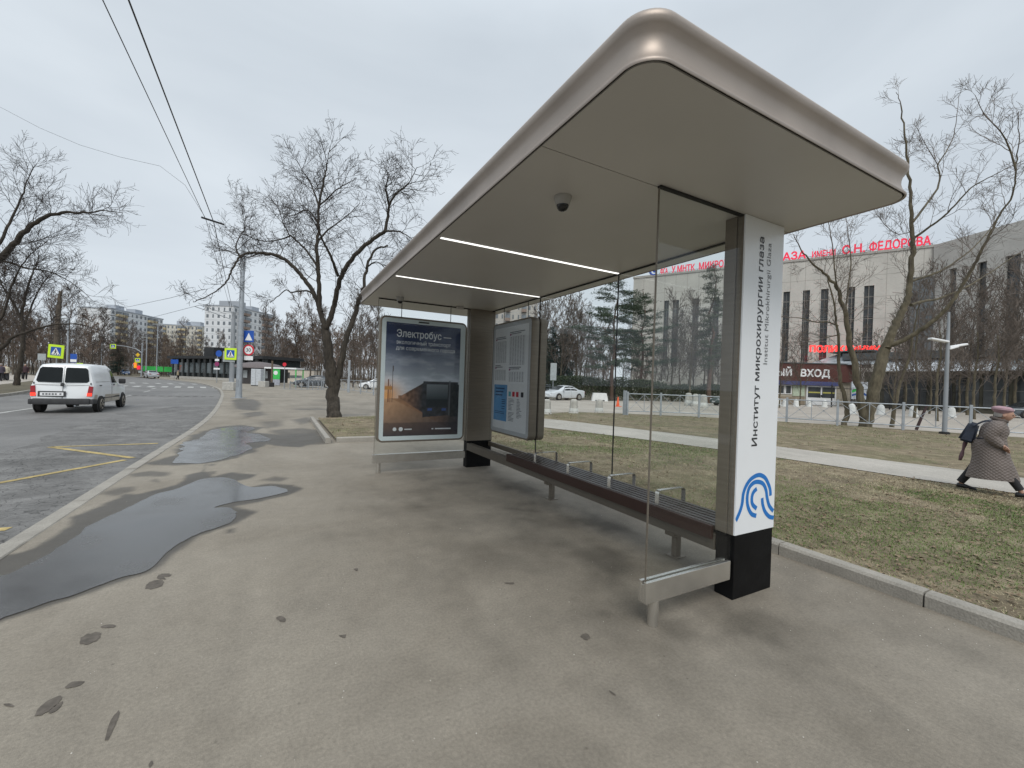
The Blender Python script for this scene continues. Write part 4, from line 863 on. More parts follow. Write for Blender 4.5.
tr.limb(PX([(838,326),(828,322,-.2),(815,322,-.4),(800,318,-.6),(783,317,-.8),(774,312,-1)],D),.045,.01,MAPLE,1.5,1.8,.1)
tr.limb(PX([(838,335),(825,338,.3),(808,345,.6),(795,342,.8)],D),.03,.008,MAPLE,1.1,1.6,.1)
tr.make('slim_tree','slender bare tree with long low side branch left of the double-trunked maple','tree',base,greenbark,reddish)
D=20.6; base=at(893,D); tr=Tree(7,.02,.005)
tr.limb([base,AD(895,405,D),AD(901,380,D),AD(908,360,D),AD(913,335,D),AD(919,305,D),AD(930,280,D)],.10,.012,MAPLE,2.0,2.4,.15)
tr.limb(PX([(895,405),(888,385,.3),(893,360,.5),(896,345,.6)],D),.03,.008,MAPLE,1.1,1.6,.1)
tr.make('slim_tree','thin bare sapling leaning right behind the lamp post side of the maple','tree',base,greenbark,reddish)
# left side: overhanging tree rooted just out of frame, and the trunk by the far pavement
OAK=dict(wob=.12,up=.035,n=[9,7,5],lv=3,ang=(25,62),lr=(.38,.8),rk=.010,lmax=2.8)
D=24; base=at(-70,D); tr=Tree(21,.03,.006)
tr.limb([base,AD(-68,370,D),AD(-60,330,D),AD(-45,300,D)],.36,.26,OAK,0)
tr.limb(PX([(-60,330),(-32,292,-.3),(0,258,-.6),(20,238,-.8),(36,222,-.9),(58,213,-1),(80,213,-1.1),(100,211,-1.2),(122,212,-1.3)],D),.22,.010,OAK,2.2,3.6,.3)
tr.limb(PX([(-45,300),(-20,270),(0,242),(12,218,.3),(22,196,.5),(28,178,.7),(37,163,.9)],D),.12,.010,OAK,1.5,3.2,.4)
tr.limb(PX([(-48,308,0),(-28,285,.3),(0,262,.5),(25,268,.8),(50,272,1),(75,285,1.3),(92,300,1.5)],D),.10,.010,OAK,1.8,3.4,.3)
tr.limb(PX([(-52,315),(-22,325,-.3),(0,320,-.5),(10,290,-.6),(18,272,-.7),(30,255,-.8),(48,240,-1)],D),.10,.012,OAK,1.8,3.0,.4)
tr.limb(PX([(-62,345),(-22,360,.3),(0,350,.4),(12,338,.5),(30,331,.6),(52,325,.8),(75,324,1),(92,328,1.2),(102,331,1.3)],D),.12,.012,OAK,1.3,2.4,.45)
tr.make('oak_tree','big spreading bare tree leaning in from the left over the far verge','tree',base,MATS['dark_bark'],MATS['dark_twig'])
D=33.5; base=at(17,D); tr=Tree(22,.035,.009)
tr.limb([base,AD(18,378,D),AD(21,355,D),AD(23,335,D),AD(22,312,D),AD(27,290,D),AD(34,270,D),AD(40,255,D)],.22,.025,OAK,2.2,4.2,.35)
tr.limb(PX([(23,330),(32,305,.5),(42,285,.9),(55,268,1.3)],D),.09,.014,OAK,1.5,3,.2)
tr.limb(PX([(22,320),(12,300,-.5),(2,285,-.9),(-8,262,-1.3)],D),.12,.014,OAK,1.5,3,.2)
tr.make('oak_tree','dark straight-trunked bare tree on the far verge left of the white van','tree',base,MATS['dark_bark'],mat('grey_twig',(.06,.05,.045),.95))
D=46; base=at(57,D); tr=Tree(23,.05,.014)
tr.limb([base,AD(57,350,D),AD(58,320,D),AD(59.5,300,D),AD(60.5,291,D)],.36,.12,OAK,.6,2.0,.5)
tr.make('pollarded_poplar','topped poplar trunk with few twigs rising behind the yellow-edged sign on the left','tree',base,bark,twig)
# prototypes for the background woods
def proto(seed,h,kind,loc,label,group,cat='tree',lv=2,tm=None,cm=None,mt=.02):
    tr=Tree(seed,.05,mt); P=dict(wob=.11,up=.07,n=[13,7,4],lv=lv+1,ang=(18,48),lr=(.35,.75),rk=.008,lmax=h*.3)
    b=Vector((0,0,0)); R=tr.r
    pts=[Vector((R.uniform(-.1,.1)*i,R.uniform(-.1,.1)*i,h*i/6)) for i in range(7)]
    tr.limb(pts,h*.0105,.02,P,2.2 if kind=='tall' else 1.7,h*(.42 if kind!='tall' else .30),.16 if kind!='tall' else .2)
    t=tr.make('bare_tree',label,cat,(0,0,0),tm or bark,cm or twig,group); t.location=loc; return t
def conifer(seed,h,w,name,label,loc,m,tm,kind,group=None):
    R=random.Random(seed); t=thing(name,label,'conifer',(0,0,0),0,group); b=MB(); T=MB()
    pts=[Vector((R.uniform(-.06,.06)*i,R.uniform(-.06,.06)*i,h*i/8)) for i in range(9)]
    T.tube(pts,[max(.03,h*.017*(1-i/8.6)) for i in range(9)],8)
    nb=int(h*(9 if kind=='spruce' else 5.2))
    for k in range(nb):
        u=(k+R.random())/nb; z=h*(.10+.89*u) if kind=='spruce' else h*(.24+.74*u)
        l=w*(1-u)**.8*R.uniform(.75,1.1)+.15 if kind=='spruce' else w*R.uniform(.35,1.15)*(math.sin(PI*min(1,.25+u*.72))**.8)
        a=R.uniform(0,6.28); d=Vector((math.cos(a),math.sin(a),-.25 if kind=='spruce' else R.uniform(-.05,.35))); o=Vector((0,0,z)); tip=o+d*l
        T.tube([o,o+d*l*.5,tip],[max(.015,.03*l/w+.012),.015,.008],4,False)
        clumps=int(l*(7 if kind=='spruce' else 5))+2
        for c in range(clumps):
            s=(c+.5)/clumps if kind=='spruce' else .35+.65*(c+R.random())/clumps
            q=o+d*l*s+Vector((0,0,-.05*l*s if kind=='spruce' else .05)); rad=(.22+.3*(1-s)*l/w)*R.uniform(.7,1.2) if kind=='spruce' else R.uniform(.25,.5)
            for e in range(15 if kind=='spruce' else 20):
                v=Vector((R.gauss(0,1),R.gauss(0,1),R.gauss(0,.45 if kind=='spruce' else .35)))*rad*.75; c0=q+v
                x=Vector((R.gauss(0,1),R.gauss(0,1),R.gauss(0,.5))).normalized()*R.uniform(.07,.16); y=Vector((R.gauss(0,1),R.gauss(0,1),R.gauss(0,.6))).normalized()*.045
                b.add([c0-x-y,c0+x,c0-x*.2+y],[(0,1,2)])
    T.build('trunk',tm,t,True,80); b.build('crown',m,t); t.location=loc; return t
rnd=random.Random(77)
G1='bare trees of the wood beyond the road'
protos=[proto(31,14,'wide',at(70,72),'bare brown tree in the dense wood beyond the road and plaza',G1,mt=.019),
        proto(32,12,'tall',at(100,80),'bare brown tree in the dense wood beyond the road and plaza',G1,mt=.019),
        proto(33,15,'tall',at(310,75),'bare brown tree in the dense wood beyond the road and plaza',G1,mt=.019),
        proto(34,10,'wide',at(90,70),'bare brown tree in the dense wood beyond the road and plaza',G1,mt=.022,cm=mat('brown_twig',(.16,.12,.095),.95))]
def wood(x0,x1,d0,d1,n,s0,s1):
    for i in range(n):
        p=rnd.choice(protos); px=x0+(x1-x0)*(i+rnd.random())/n; d=rnd.uniform(d0,d1); dup(p,at(px,d),rnd.uniform(0,6.28),scale=(lambda s:(s*1.1,s*1.1,s))(rnd.uniform(s0,s1)))
wood(-30,60,70,115,30,.85,1.15); wood(60,170,105,150,42,.75,1.0); wood(165,205,120,150,14,.75,1.0)
wood(205,300,115,150,26,.6,.9); wood(262,380,85,125,36,.85,1.25); wood(305,380,60,80,6,.8,1.0); wood(530,600,70,100,20,.9,1.2); wood(600,730,62,72,16,.7,.95)
wood(-90,-20,60,90,10,.9,1.2)
def far_wood(name,label,px0,px1,d,h,n,seed,m):
    R=random.Random(seed); b=MB()
    for i in range(n):
        px=R.uniform(px0,px1); dd=d*R.uniform(.95,1.12); o=at(px,dd); hh=h*(.75+.35*noise.noise(Vector((px*.06,seed,0)))); z=hh*R.random()**1.25; l=R.uniform(.8,3.2); 
        dr=Vector((R.gauss(0,.5),R.gauss(0,.5),1)).normalized()*l; w=Vector((R.gauss(0,1),R.gauss(0,1),0)).normalized()*R.uniform(.03,.09); o=o+Vector((0,0,max(0,z-l*.4)))
        b.add([o-w,o+w,o+dr],[(0,1,2)])
    b.build(name,m,label=label,cat='woodland',kind='stuff')
bw=mat('wood_mass_twigs',(.15,.125,.105),.95,0,.3,.3)
far_wood('far_wood','brown mass of bare woodland closing the view beyond the road',-60,240,155,9,15000,1,bw)
far_wood('far_wood','brown mass of bare woodland behind the parking beside the shelter',235,610,128,10,16000,2,bw)
G2='pale-twigged bare trees before the clinic'
pt=proto(41,12,'wide',at(561,58),'fine pale bare tree standing before the institute',G2,mt=.018,lv=2,tm=greenbark,cm=reddish)
for px,d,s in ((672,50,.95),(690,47,.9),(712,52,.85),(575,60,.95),(548,66,1.05),(735,50,.9),(945,34,.75),(975,31,.8),(930,38,.7),(1005,36,.85),(895,36,.6),(1030,30,.9),(960,44,.8),(988,45,.85),(780,40,.55),(875,44,.6),(915,30,.75),(938,27,.72),(968,38,.95),(1015,41,1.1),(996,27,.7),(905,43,.85),(800,47,.6),(860,46,.65)):
    dup(pt,at(px,d),rnd.uniform(0,6.28),scale=s)
conifer(51,13.2,4.6,'pine_tree','broad dark pine with layered boughs seen through the back glass',at(612,46),needle,pinebark,'pine')
conifer(52,12.5,4.3,'pine_tree','bushy pine directly right of the broad pine in front of the institute corner',at(640,49),needle,pinebark,'pine')
conifer(53,15.5,1.9,'pine_tree','tall thin loose pine whose top overlaps the red roof letters',at(709,47),mat('loose_pine_needles',(.05,.065,.035),.8,0,.4,1.4,col2=(.09,.10,.06)),pinebark,'pine')
conifer(55,10,2.6,'spruce_tree','dark spruce right behind the white sedan, left one of two',at(551,62),sprneedle,bark,'spruce')
conifer(56,9.6,2.6,'spruce_tree','dark spruce right behind the white sedan, right one of two',at(563,61),sprneedle,bark,'spruce')
conifer(57,9.5,2.8,'spruce_tree','squat evergreen at the foot of the apartment block left of the road',at(118,112),sprneedle,bark,'spruce')
# hedge and low evergreens along the clinic side
def hedge(name,label,lat0,d0,lat1,d1,h,w,m,seed):
    R=random.Random(seed); b=MB(); L_=math.hypot(lat1-lat0,d1-d0)
    for i in range(int(L_*h*w*230)):
        t=R.random(); o=LD(lat0+(lat1-lat0)*t,d0+(d1-d0)*t); hh=h*(.8+.3*noise.noise(o*.6)); z=hh*R.random()**.6
        c=o+Vector((R.uniform(-w,w)/2,R.uniform(-w,w)/2,z)); x=Vector((R.gauss(0,1),R.gauss(0,1),R.gauss(0,1))).normalized()*R.uniform(.06,.15); y=Vector((R.gauss(0,1),R.gauss(0,1),R.gauss(0,1))).normalized()*.07
        b.add([c-x-y,c+x,c-x*.2+y],[(0,1,2)])
    return b.build(name,m,label=label,cat='hedge')
hedge('hedge','dark untidy evergreen hedge behind the white barrier block and cone',4.5,46,17,47.5,3.0,1.6,hedge_m,1)
hedge('hedge','clipped dark hedge below the institute windows beside the pines',17.6,48,27,50,2.5,1.6,hedge_m,2)
hedge('hedge','low dark shrubs in front of the spruces behind parked cars',1,52,4,52,2.0,1.4,hedge_m,3)
# ============================================================= BUILDINGS
def facade_frame(a,b):   # x along facade (a->b), y away from the viewer, z up
    a=Vector(a); b=Vector(b); x=(b-a).normalized(); y=Vector((-x.y,x.x,0)); 
    if y.dot(Vector(((a.x+b.x)/2,(a.y+b.y)/2,0)))<0: y=-y
    m=Matrix((x,y,Vector((0,0,1)))).transposed().to_4x4(); m.translation=a; return m,(b-a).length
def inst(o,par,x,y,z,sc=None):
    c=o.copy(); COL.objects.link(c); c.parent=par; c.location=(x,y,z)
    if sc: c.scale=sc
    return c
HT=21.5
def dep_at(px):  # depth along the main facade line
    A=(26.4,75.9); B=(55.4,57.0); k=(px-512)/425.0
    # lat = A0+t*(dx); dep=A1+t*dd ; lat=k*dep
    t=(k*A[1]-A[0])/((B[0]-A[0])-k*(B[1]-A[1])); return A[1]+t*(B[1]-A[1]),A[0]+t*(B[0]-A[0]),t
def institute():
    dl,ll,_=dep_at(630); dr,lr_,_=dep_at(938); a=LD(ll,dl); c=LD(lr_,dr); M,L_=facade_frame(a,c)
    t=thing('institute_building','large beige stone-clad clinic block with tall dark window slots and red roof letters','building',(0,0,0))
    t.matrix_world=M; Mi=M.inverted()
    def fx(px): d,l,_=dep_at(px); return (Mi@LD(l,d)).x
    def fz(px,py): d,_,_=dep_at(px); return zo(py,px,d)
    wins=[(661,666),(669.5,676),(689.5,696),(710,716),(728,735),(742,749),(761,767),(780,786.5),(799.5,806.5),(817.5,825),(845,851.5),(860.5,870.5)]
    zb,zt=5.3,17.0; b=MB(); x=0; D_=14
    edges=[(fx(p),fx(q)) for p,q in wins]
    ax0=fx(884); 
    cur=0
    for xa,xc in edges: b.box(cur,xa,0,.6,zb,zt); cur=xc
    b.box(cur,L_,0,.6,zb,zt); b.box(0,L_,0,.6,zt,HT); b.box(0,L_,0,.6,0,zb); b.box(0,L_,.601,D_,0,HT-.02)
    w=b.build('wall',wallbeige,t)
    MB().box(-.1,L_+.1,-.12,.5,HT,HT+.35).build('parapet',mat('parapet_cap',(.36,.34,.31),.7),t)
    g=MB()
    for k in range(1,7): z=k*HT/7; g.box(0,L_,-.004,.003,z,z+.05)
    for k in range(1,22): xx=L_*k/22; g.box(xx,xx+.05,-.005,.002,0,HT)
    g.build('cladding_joint',mat('cladding_joint',(.30,.28,.25),.9),w)
    for xa,xc in edges:
        wn=MB().box(xa,xc,.40,.55,zb,zt).build('window',windark,w)
        f=MB()
        for k in range(1,8):
            z=zb+(zt-zb)*k/8; f.box(xa,xc,.30,.41,z-.05,z+.05)
        f.box((xa+xc)/2-.04,(xa+xc)/2+.04,.32,.405,zb,zt); f.build('frame',mullion,wn)
    # glazed atrium bay, standing proud of the wall
    xa,xc=fx(906),fx(934); wn=MB().box(xa,xc,-.5,-.01,6.2,17.5).build('atrium_window',winblue,w); f=MB()
    for k in range(9): z=6.2+11.3*k/8; f.box(xa,xc,-.56,-.502,z-.06,z+.06)
    for k in range(7): x=xa+(xc-xa)*k/6; f.box(x-.06,x+.06,-.57,-.503,6.2,17.5)
    f.build('frame',mullion,wn)
    # red letters on a low rail along the roof
    r=MB().box(fx(655),fx(927),.1,.16,HT+.55,HT+.60)
    for k in range(40): x=fx(655)+(fx(927)-fx(655))*k/39; r.box(x-.03,x+.03,.1,.15,HT+.30,HT+.6)
    r.build('letter_rail',mullion,t)
    for s,p0,p1,h in (('ФГА',656,663.5,1.0),('У МНТК',667.5,690.5,1.25),('МИКРОХИРУРГИЯ',694,757,1.35),('ГЛАЗА',763,800.5,1.35),('ИМЕНИ',806.5,830,1.0),('С.Н.',836.5,859.5,1.4),('ФЕДОРОВА',863.5,925,1.4)):
        x0,x1=fx(p0),fx(p1); o=text('lettering',s,h*1.18,redletter,Matrix.Translation((x0,.05,HT+.42))@Matrix.Rotation(PI/2,4,'X'),t,.05,.03); fit(o,0,x1-x0)
    e=MB(); x=fx(650)
    e.tube([Vector((x+math.cos(a)*.75,.05,HT+1.2+math.sin(a)*.9)) for a in [R_(q) for q in range(60,310,20)]],.2,8); e.lathe([(.36,-.06),(.36,.06)],16,M=Matrix.Translation((x+.1,.05,HT+1.1))@Matrix.Rotation(PI/2,4,'X')); e.build('emblem',mat('emblem_deep_blue',(.03,.08,.40),.5),t)
    # right wing turning towards the street
    a=LD(55.5,56.3); c=LD(57.9,38); M2,L2=facade_frame(a,c)
    u=thing('clinic_wing','beige wing of the clinic with tall dark windows at the far right','building'); u.matrix_world=M2
    if M2.to_3x3().col[1].dot(Vector((CR.x,CR.y,0)))<0: sgn=-1
    else: sgn=1
    b=MB(); ws=[(1.6,2.4),(4.6,5.5),(7.2,8.6),(11.2,12.6),(14.6,15.8)]; cur=-.3
    def bx(b,x0,x1,y0,y1,z0,z1): b.box(x0,x1,min(y0*sgn,y1*sgn),max(y0*sgn,y1*sgn),z0,z1)
    for p,q in ws: bx(b,cur,p,0,.6,4,18); cur=q
    bx(b,cur,L2,0,.6,4,18); bx(b,-.3,L2,0,.6,18,21.7); bx(b,-.3,L2,0,.6,0,4); bx(b,-.3,L2,.601,12,0,21.6)
    w=b.build('wall',mat('travertine_wing',(.50,.485,.45),.85,0,.12,.35,fine=.05,bscale=4),u)
    for p,q in ws: 
        b=MB(); bx(b,p,q,.4,.55,4,18); wn=b.build('window',windark,w); f=MB()
        for k in range(1,8): bx(f,p,q,.3,.39,4+14*k/8-.06,4+14*k/8+.06)
        f.build('frame',mullion,wn)
institute()
def clinic_annex():
    # small entrance pavilion with the brown fascia
    D=54; x0=at(738,D+1); x1=at(850,D-1.2); M,L_=facade_frame(x0,x1); Mi=M.inverted()
    t=thing('entrance_pavilion','low entrance pavilion with brown fascia lettered in white and white double doors','building'); t.matrix_world=M
    fx=lambda px:(Mi@at(px,D)).x
    W0,W1=0,L_; z0,z1=2.95,5.15
    b=MB().box(W0,W1,0,6,0,2.9); w=b.build('wall',beigestone,t)
    MB().box(W0-.2,W1+.3,-.5,6.2,z0,z1).build('fascia',brownfas,t)
    MB().box(W0,fx(832),-.56,-.505,2.45,2.95).build('notice_band',blueband,t)
    MB().box(W0-.3,W1+.4,-.6,6.3,z1,z1+.12).build('roof_edge',roofdark,t)
    for px0,px1,s in ((744,788.6,'ГЛАВНЫЙ'),(796.5,823,'ВХОД')):
        xa,xb=fx(px0),fx(px1); o=text('lettering',s,1.22,sign_w,Matrix.Translation((xa,-.52,3.55))@Matrix.Rotation(PI/2,4,'X'),t,.03,.03); fit(o,0,xb-xa)
    def door(p0,p1):
        xa,xb=fx(p0),fx(p1); d=MB().box(xa,xb,-.14,-.003,.02,2.42).build('door',sign_w,w)
        m=(xa+xb)/2; q=(xb-xa)/2
        for s in (xa+.16,m+.08):
            g=MB().box(s,s+q-.26,-.165,-.141,.95,2.25).build('glass_pane',windark,d); MB().box(s+.05,s+q-.32,-.18,-.166,1.5,1.66).build('sticker',mat('yellow_sticker',(.45,.42,.10),.6),d)
        MB().box(m-.06,m-.02,-.2,-.141,1.0,1.3).box(m+.02,m+.06,-.2,-.141,1.0,1.3).build('handle',ironblack,d)
    door(804.5,831.5)
    for p0,p1 in ((748,756),(777,784.5),(785,791)):
        xa,xb=fx(p0),fx(p1); f=MB().box(xa,xb,-.10,-.003,1.25,2.42).build('window',sign_w,w); MB().box(xa+.1,xb-.1,-.12,-.101,1.35,2.32).build('pane',windark,f)
    xa,xb=fx(792),fx(803); MB().box(xa,xb,-.08,-.003,1.05,2.42).build('notice_board',mat('pale_green_notice',(.45,.52,.40),.6),w)
    MB().box(W0,fx(803),-.09,-.002,0,.95).build('plinth',mat('tan_plinth',(.28,.23,.17),.8,0,.15,3),w)
    g=MB()
    for z in (.8,1.5,2.2): g.box(fx(832.5),W1,-.006,-.001,z,z+.03)
    g.build('tile_joint',mullion,w)
    # two-colour roof lantern behind with the lit red sign
    D=58; p0=at(806,D); p1=at(900,D-6); M,L_=facade_frame(p0,p1); Mi=M.inverted(); fx=lambda px:(Mi@at(px,D)).x
    t=thing('clinic_hall','low clinic hall with dark canopy edge, white sloping roof sheets and dark glazing','building')
    a=at(808,57); c=at(1130,36); M,L_=facade_frame(a,c); Mi=M.inverted(); t.matrix_world=M
    MB().box(6,L_,.3,9,0,4.3).build('wall',olive,t)
    MB().box(4,L_,-.6,9,5.75,6.55).build('canopy',roofdark,t)
    b=MB(); b.prism([(2.0,6.8),(L_*.28,6.8),(L_*.28,7.0),(4.2,7.0)],8); b.build('upper_roof',roofdark,t)
    b=MB(); b.add([(0,-1.2,5.15),(7.5,-1.2,5.15),(7.5,1.5,6.9),(3.4,1.5,6.9)],[(0,1,2,3)]); b.add([(0,-1.2,5.1),(7.5,-1.2,5.1),(7.5,1.5,6.85),(3.4,1.5,6.85)],[(3,2,1,0)]); b.build('glass_roof',roofpale,t)
    for k in range(9):
        x=7.8+k*3.0; MB().add([(x,-1.4,4.35),(x+2.9,-1.4,4.35),(x+2.9,-.1,5.6),(x,-.1,5.6),(x,-1.4,4.30),(x+2.9,-1.4,4.30),(x+2.9,-.1,5.55),(x,-.1,5.55)],[(0,1,2,3),(7,6,5,4),(0,4,5,1),(3,2,6,7)]).build('awning_sheet',awning if k<3 else roofpale,t)
    for k in range(14):
        x=8+k*2.0; wn=MB().box(x,x+1.7,.16,.295,.5,3.9).build('window',windark,t); MB().box(x+.8,x+.9,.1,.159,.5,3.9).box(x,x+1.7,.1,.158,2.3,2.4).build('frame',mullion,wn)
    # lit sign
    D=56.5; a=at(806,D); c=at(876,D-2.2); M,L_=facade_frame(a,c); Mi=M.inverted()
    t=thing('lit_sign','glowing red clinic lettering standing above the low glass roof','sign'); t.matrix_world=M
    lit=mat('lit_red_letters',(.8,.03,.03),.5,emit=(1,.035,.03),es=1.3)
    z=zo(356.3,840,D)+.45; xl=[(Mi@at(p,D)).x for p in (807.5,874)]
    o=text('lettering','ПОЛИКЛИНИКА',1.15,lit,Matrix.Translation((xl[0],0,z))@Matrix.Rotation(PI/2,4,'X'),t,.05,.035); fit(o,0,xl[1]-xl[0])
    b=MB().box(xl[0],xl[1],.06,.12,z+.1,z+.16).box(xl[0],xl[1],.06,.12,z+.75,z+.81)
    for k in (.06,.5,.94): x=xl[0]+(xl[1]-xl[0])*k; b.box(x-.04,x+.04,.1,.18,z-1.1,z+.3)
    b.build('support_frame',whiteconc,t)
    # green/blue banner on a stand
    D=50; p=at(859.5,D); t=thing('banner','white poster board with blue and green shapes beside the pavilion','poster'); M,_=facade_frame(p-_R*.0,p+_R); t.matrix_world=M
    MB().box(-.95,.95,0,.06,.95,3.0).build('panel',mat('banner_white',(.55,.60,.66),.5),t)
    MB().add([(-.9,-.01,1.5),(.3,-.01,1.9),(.9,-.01,1.5),(.9,-.01,1.3),(.2,-.01,1.6),(-.9,-.01,1.3)],[(0,5,4,1),(1,4,3,2)]).build('print',mat('banner_blue',(.03,.10,.35),.5),t)
    MB().add([(-.9,-.012,2.0),(-.2,-.012,2.3),(-.2,-.012,1.95),(-.9,-.012,1.7)],[(0,1,2,3)]).build('print',greenp,t)
    MB().box(-.85,-.78,.061,.12,0,3).box(.78,.85,.061,.12,0,3).build('stand',ironblack,t)
clinic_annex()
def iron_fence():
    a=LD(35,46.5); c=LD(72,40); M,L_=facade_frame(a,c); t=thing('iron_fence','tall black iron bar fence in front of the clinic hall','fence'); t.matrix_world=M
    n=int(L_/.14); b=MB(); 
    for i in range(n): x=i*.14; b.box(x-.009,x+.009,-.009,.009,.1,2.3)
    o=b.build('bar',ironblack,t); o['kind']='stuff'
    b=MB().box(0,L_,-.02,.02,.18,.23).build('rail',ironblack,t); MB().box(0,L_,-.02,.02,2.05,2.10).build('rail',ironblack,t)
    k=0
    while k*2.8<L_: MB().box(k*2.8-.045,k*2.8+.045,-.045,.045,0,2.5).build('post',ironblack,t); k+=1
iron_fence()
def apartment(name,label,pa,da,pb,db,h,floors,cols,wallm,balm,balcols,seed,dp=13):
    a=at(pa,da); c=at(pb,db); M,L_=facade_frame(a,c); t=thing(name,label,'apartment block'); t.matrix_world=M
    w=MB().box(0,L_,0,dp,0,h).build('wall',wallm,t); MB().box(-.2,L_+.2,-.2,dp+.2,h,h+.5).build('roof',aptgrey,t)
    for x in (.25,.6): MB().box(L_*x,L_*x+5,4,8,h+.5,h+3).build('roof_house',aptgrey,t)
    j=MB(); fh=h/floors
    for f in range(1,floors): j.box(0,L_,-.03,-.001,f*fh-.06,f*fh+.06)
    j.build('panel_joint',mat('panel_joint',(.45,.46,.47),.9),w)
    cw=L_/cols; wm=None; bmm=None; cnt=0; R=random.Random(seed)
    for f in range(floors-1,-1,-1):
        for q in range(cols):
            x=cw*(q+.5); z=f*fh+fh*.32
            if q in balcols:
                if bmm is None:
                    bmm=MB().box(-cw*.46,cw*.46,-1.2,-.002,-.9,.15).build('balcony',balm,w); bmm.location=(x,0,z)
                    g_=MB().box(-cw*.44,cw*.44,-1.1,-.003,.16,1.35).build('balcony_glazing',aptwin,bmm)
                else:
                    c_=inst(bmm,w,x,0,z); gg=bmm.children[0].copy() if 0 else g_.copy(); COL.objects.link(gg); gg.parent=c_
            elif cnt<99:
                cnt+=1
                if wm is None: wm=MB().box(-cw*.2,cw*.2,-.06,-.002,0,1.45).build('window',aptwin,w); wm.location=(x,0,z)
                else: inst(wm,w,x,0,z,(R.choice((1,1,.6)),1,1))
    return t,M,L_
apartment('apartment_block','white panel apartment block with ochre balconies beyond the road bend',109,188,161.5,222,28,10,12,aptwhite,balc_y,(1,2,8,9),1)
apartment('apartment_block','pale far apartment block with beige balconies between the two taller blocks',161,236,201,240,27,10,10,mat('cream_panel_block',(.56,.54,.48),.85),balc_y,(0,4,5,9),2)
apartment('apartment_block','broad white apartment gable facing the road left of the tall lamp post',203,186,231,185,30.5,10,5,aptwhite,balc_b,(),3)
apartment('apartment_block','white apartment block with brown balconies seen behind the tall lamp post',231.3,185,273,213,30.5,10,9,aptwhite,balc_b,(1,2,6,7),4)
apartment('apartment_block','small grey block far behind the bare wood right of the white block',262,300,287,300,24,9,8,aptgrey,balc_b,(),5)
apartment('apartment_block','grey-blue tower faintly seen behind trees above the white van',78,230,96,230,20,8,6,aptgrey,balc_b,(2,),6)
apartment('apartment_block','concrete panel block seen above the timetable board through the glass',476,150,535,150,36,11,11,mat('tan_panel_block',(.47,.45,.42),.85),balc_b,(2,5,8),7)
def pavilion():
    a=at(171,92); c=at(264,76); M,L_=facade_frame(a,c); t=thing('cafe_pavilion','low black glass-and-steel pavilion beyond the end of the pavement','building'); t.matrix_world=M
    MB().box(0,L_,.5,7,0,4.2).build('wall',blackpav,t); MB().box(-.6,L_+.4,-.6,7.5,4.2,4.75).build('roof',mat('black_roof',(.02,.022,.024),.6),t)
    MB().box(L_*.33,L_*.44,1,6,4.75,6.6).build('roof_box',mat('black_roof',(.02,.022,.024),.6),t)
    for k in range(16): x=L_*k/15; MB().box(x-.18,x+.18,.2,.498,0,4.18).build('column',mat('pavilion_column',(.035,.04,.042),.5),t)
    for k in range(15): 
        x=L_*(k+.12)/15; MB().box(x,x+L_/15*.7,.35,.495,1.3,3.4).build('window',mat('pavilion_glass',(.05,.065,.07),.08,0,.6,.6),t)
    MB().box(0,L_,-.1,.19,0,.5).build('plinth',concrete,t)
pavilion()
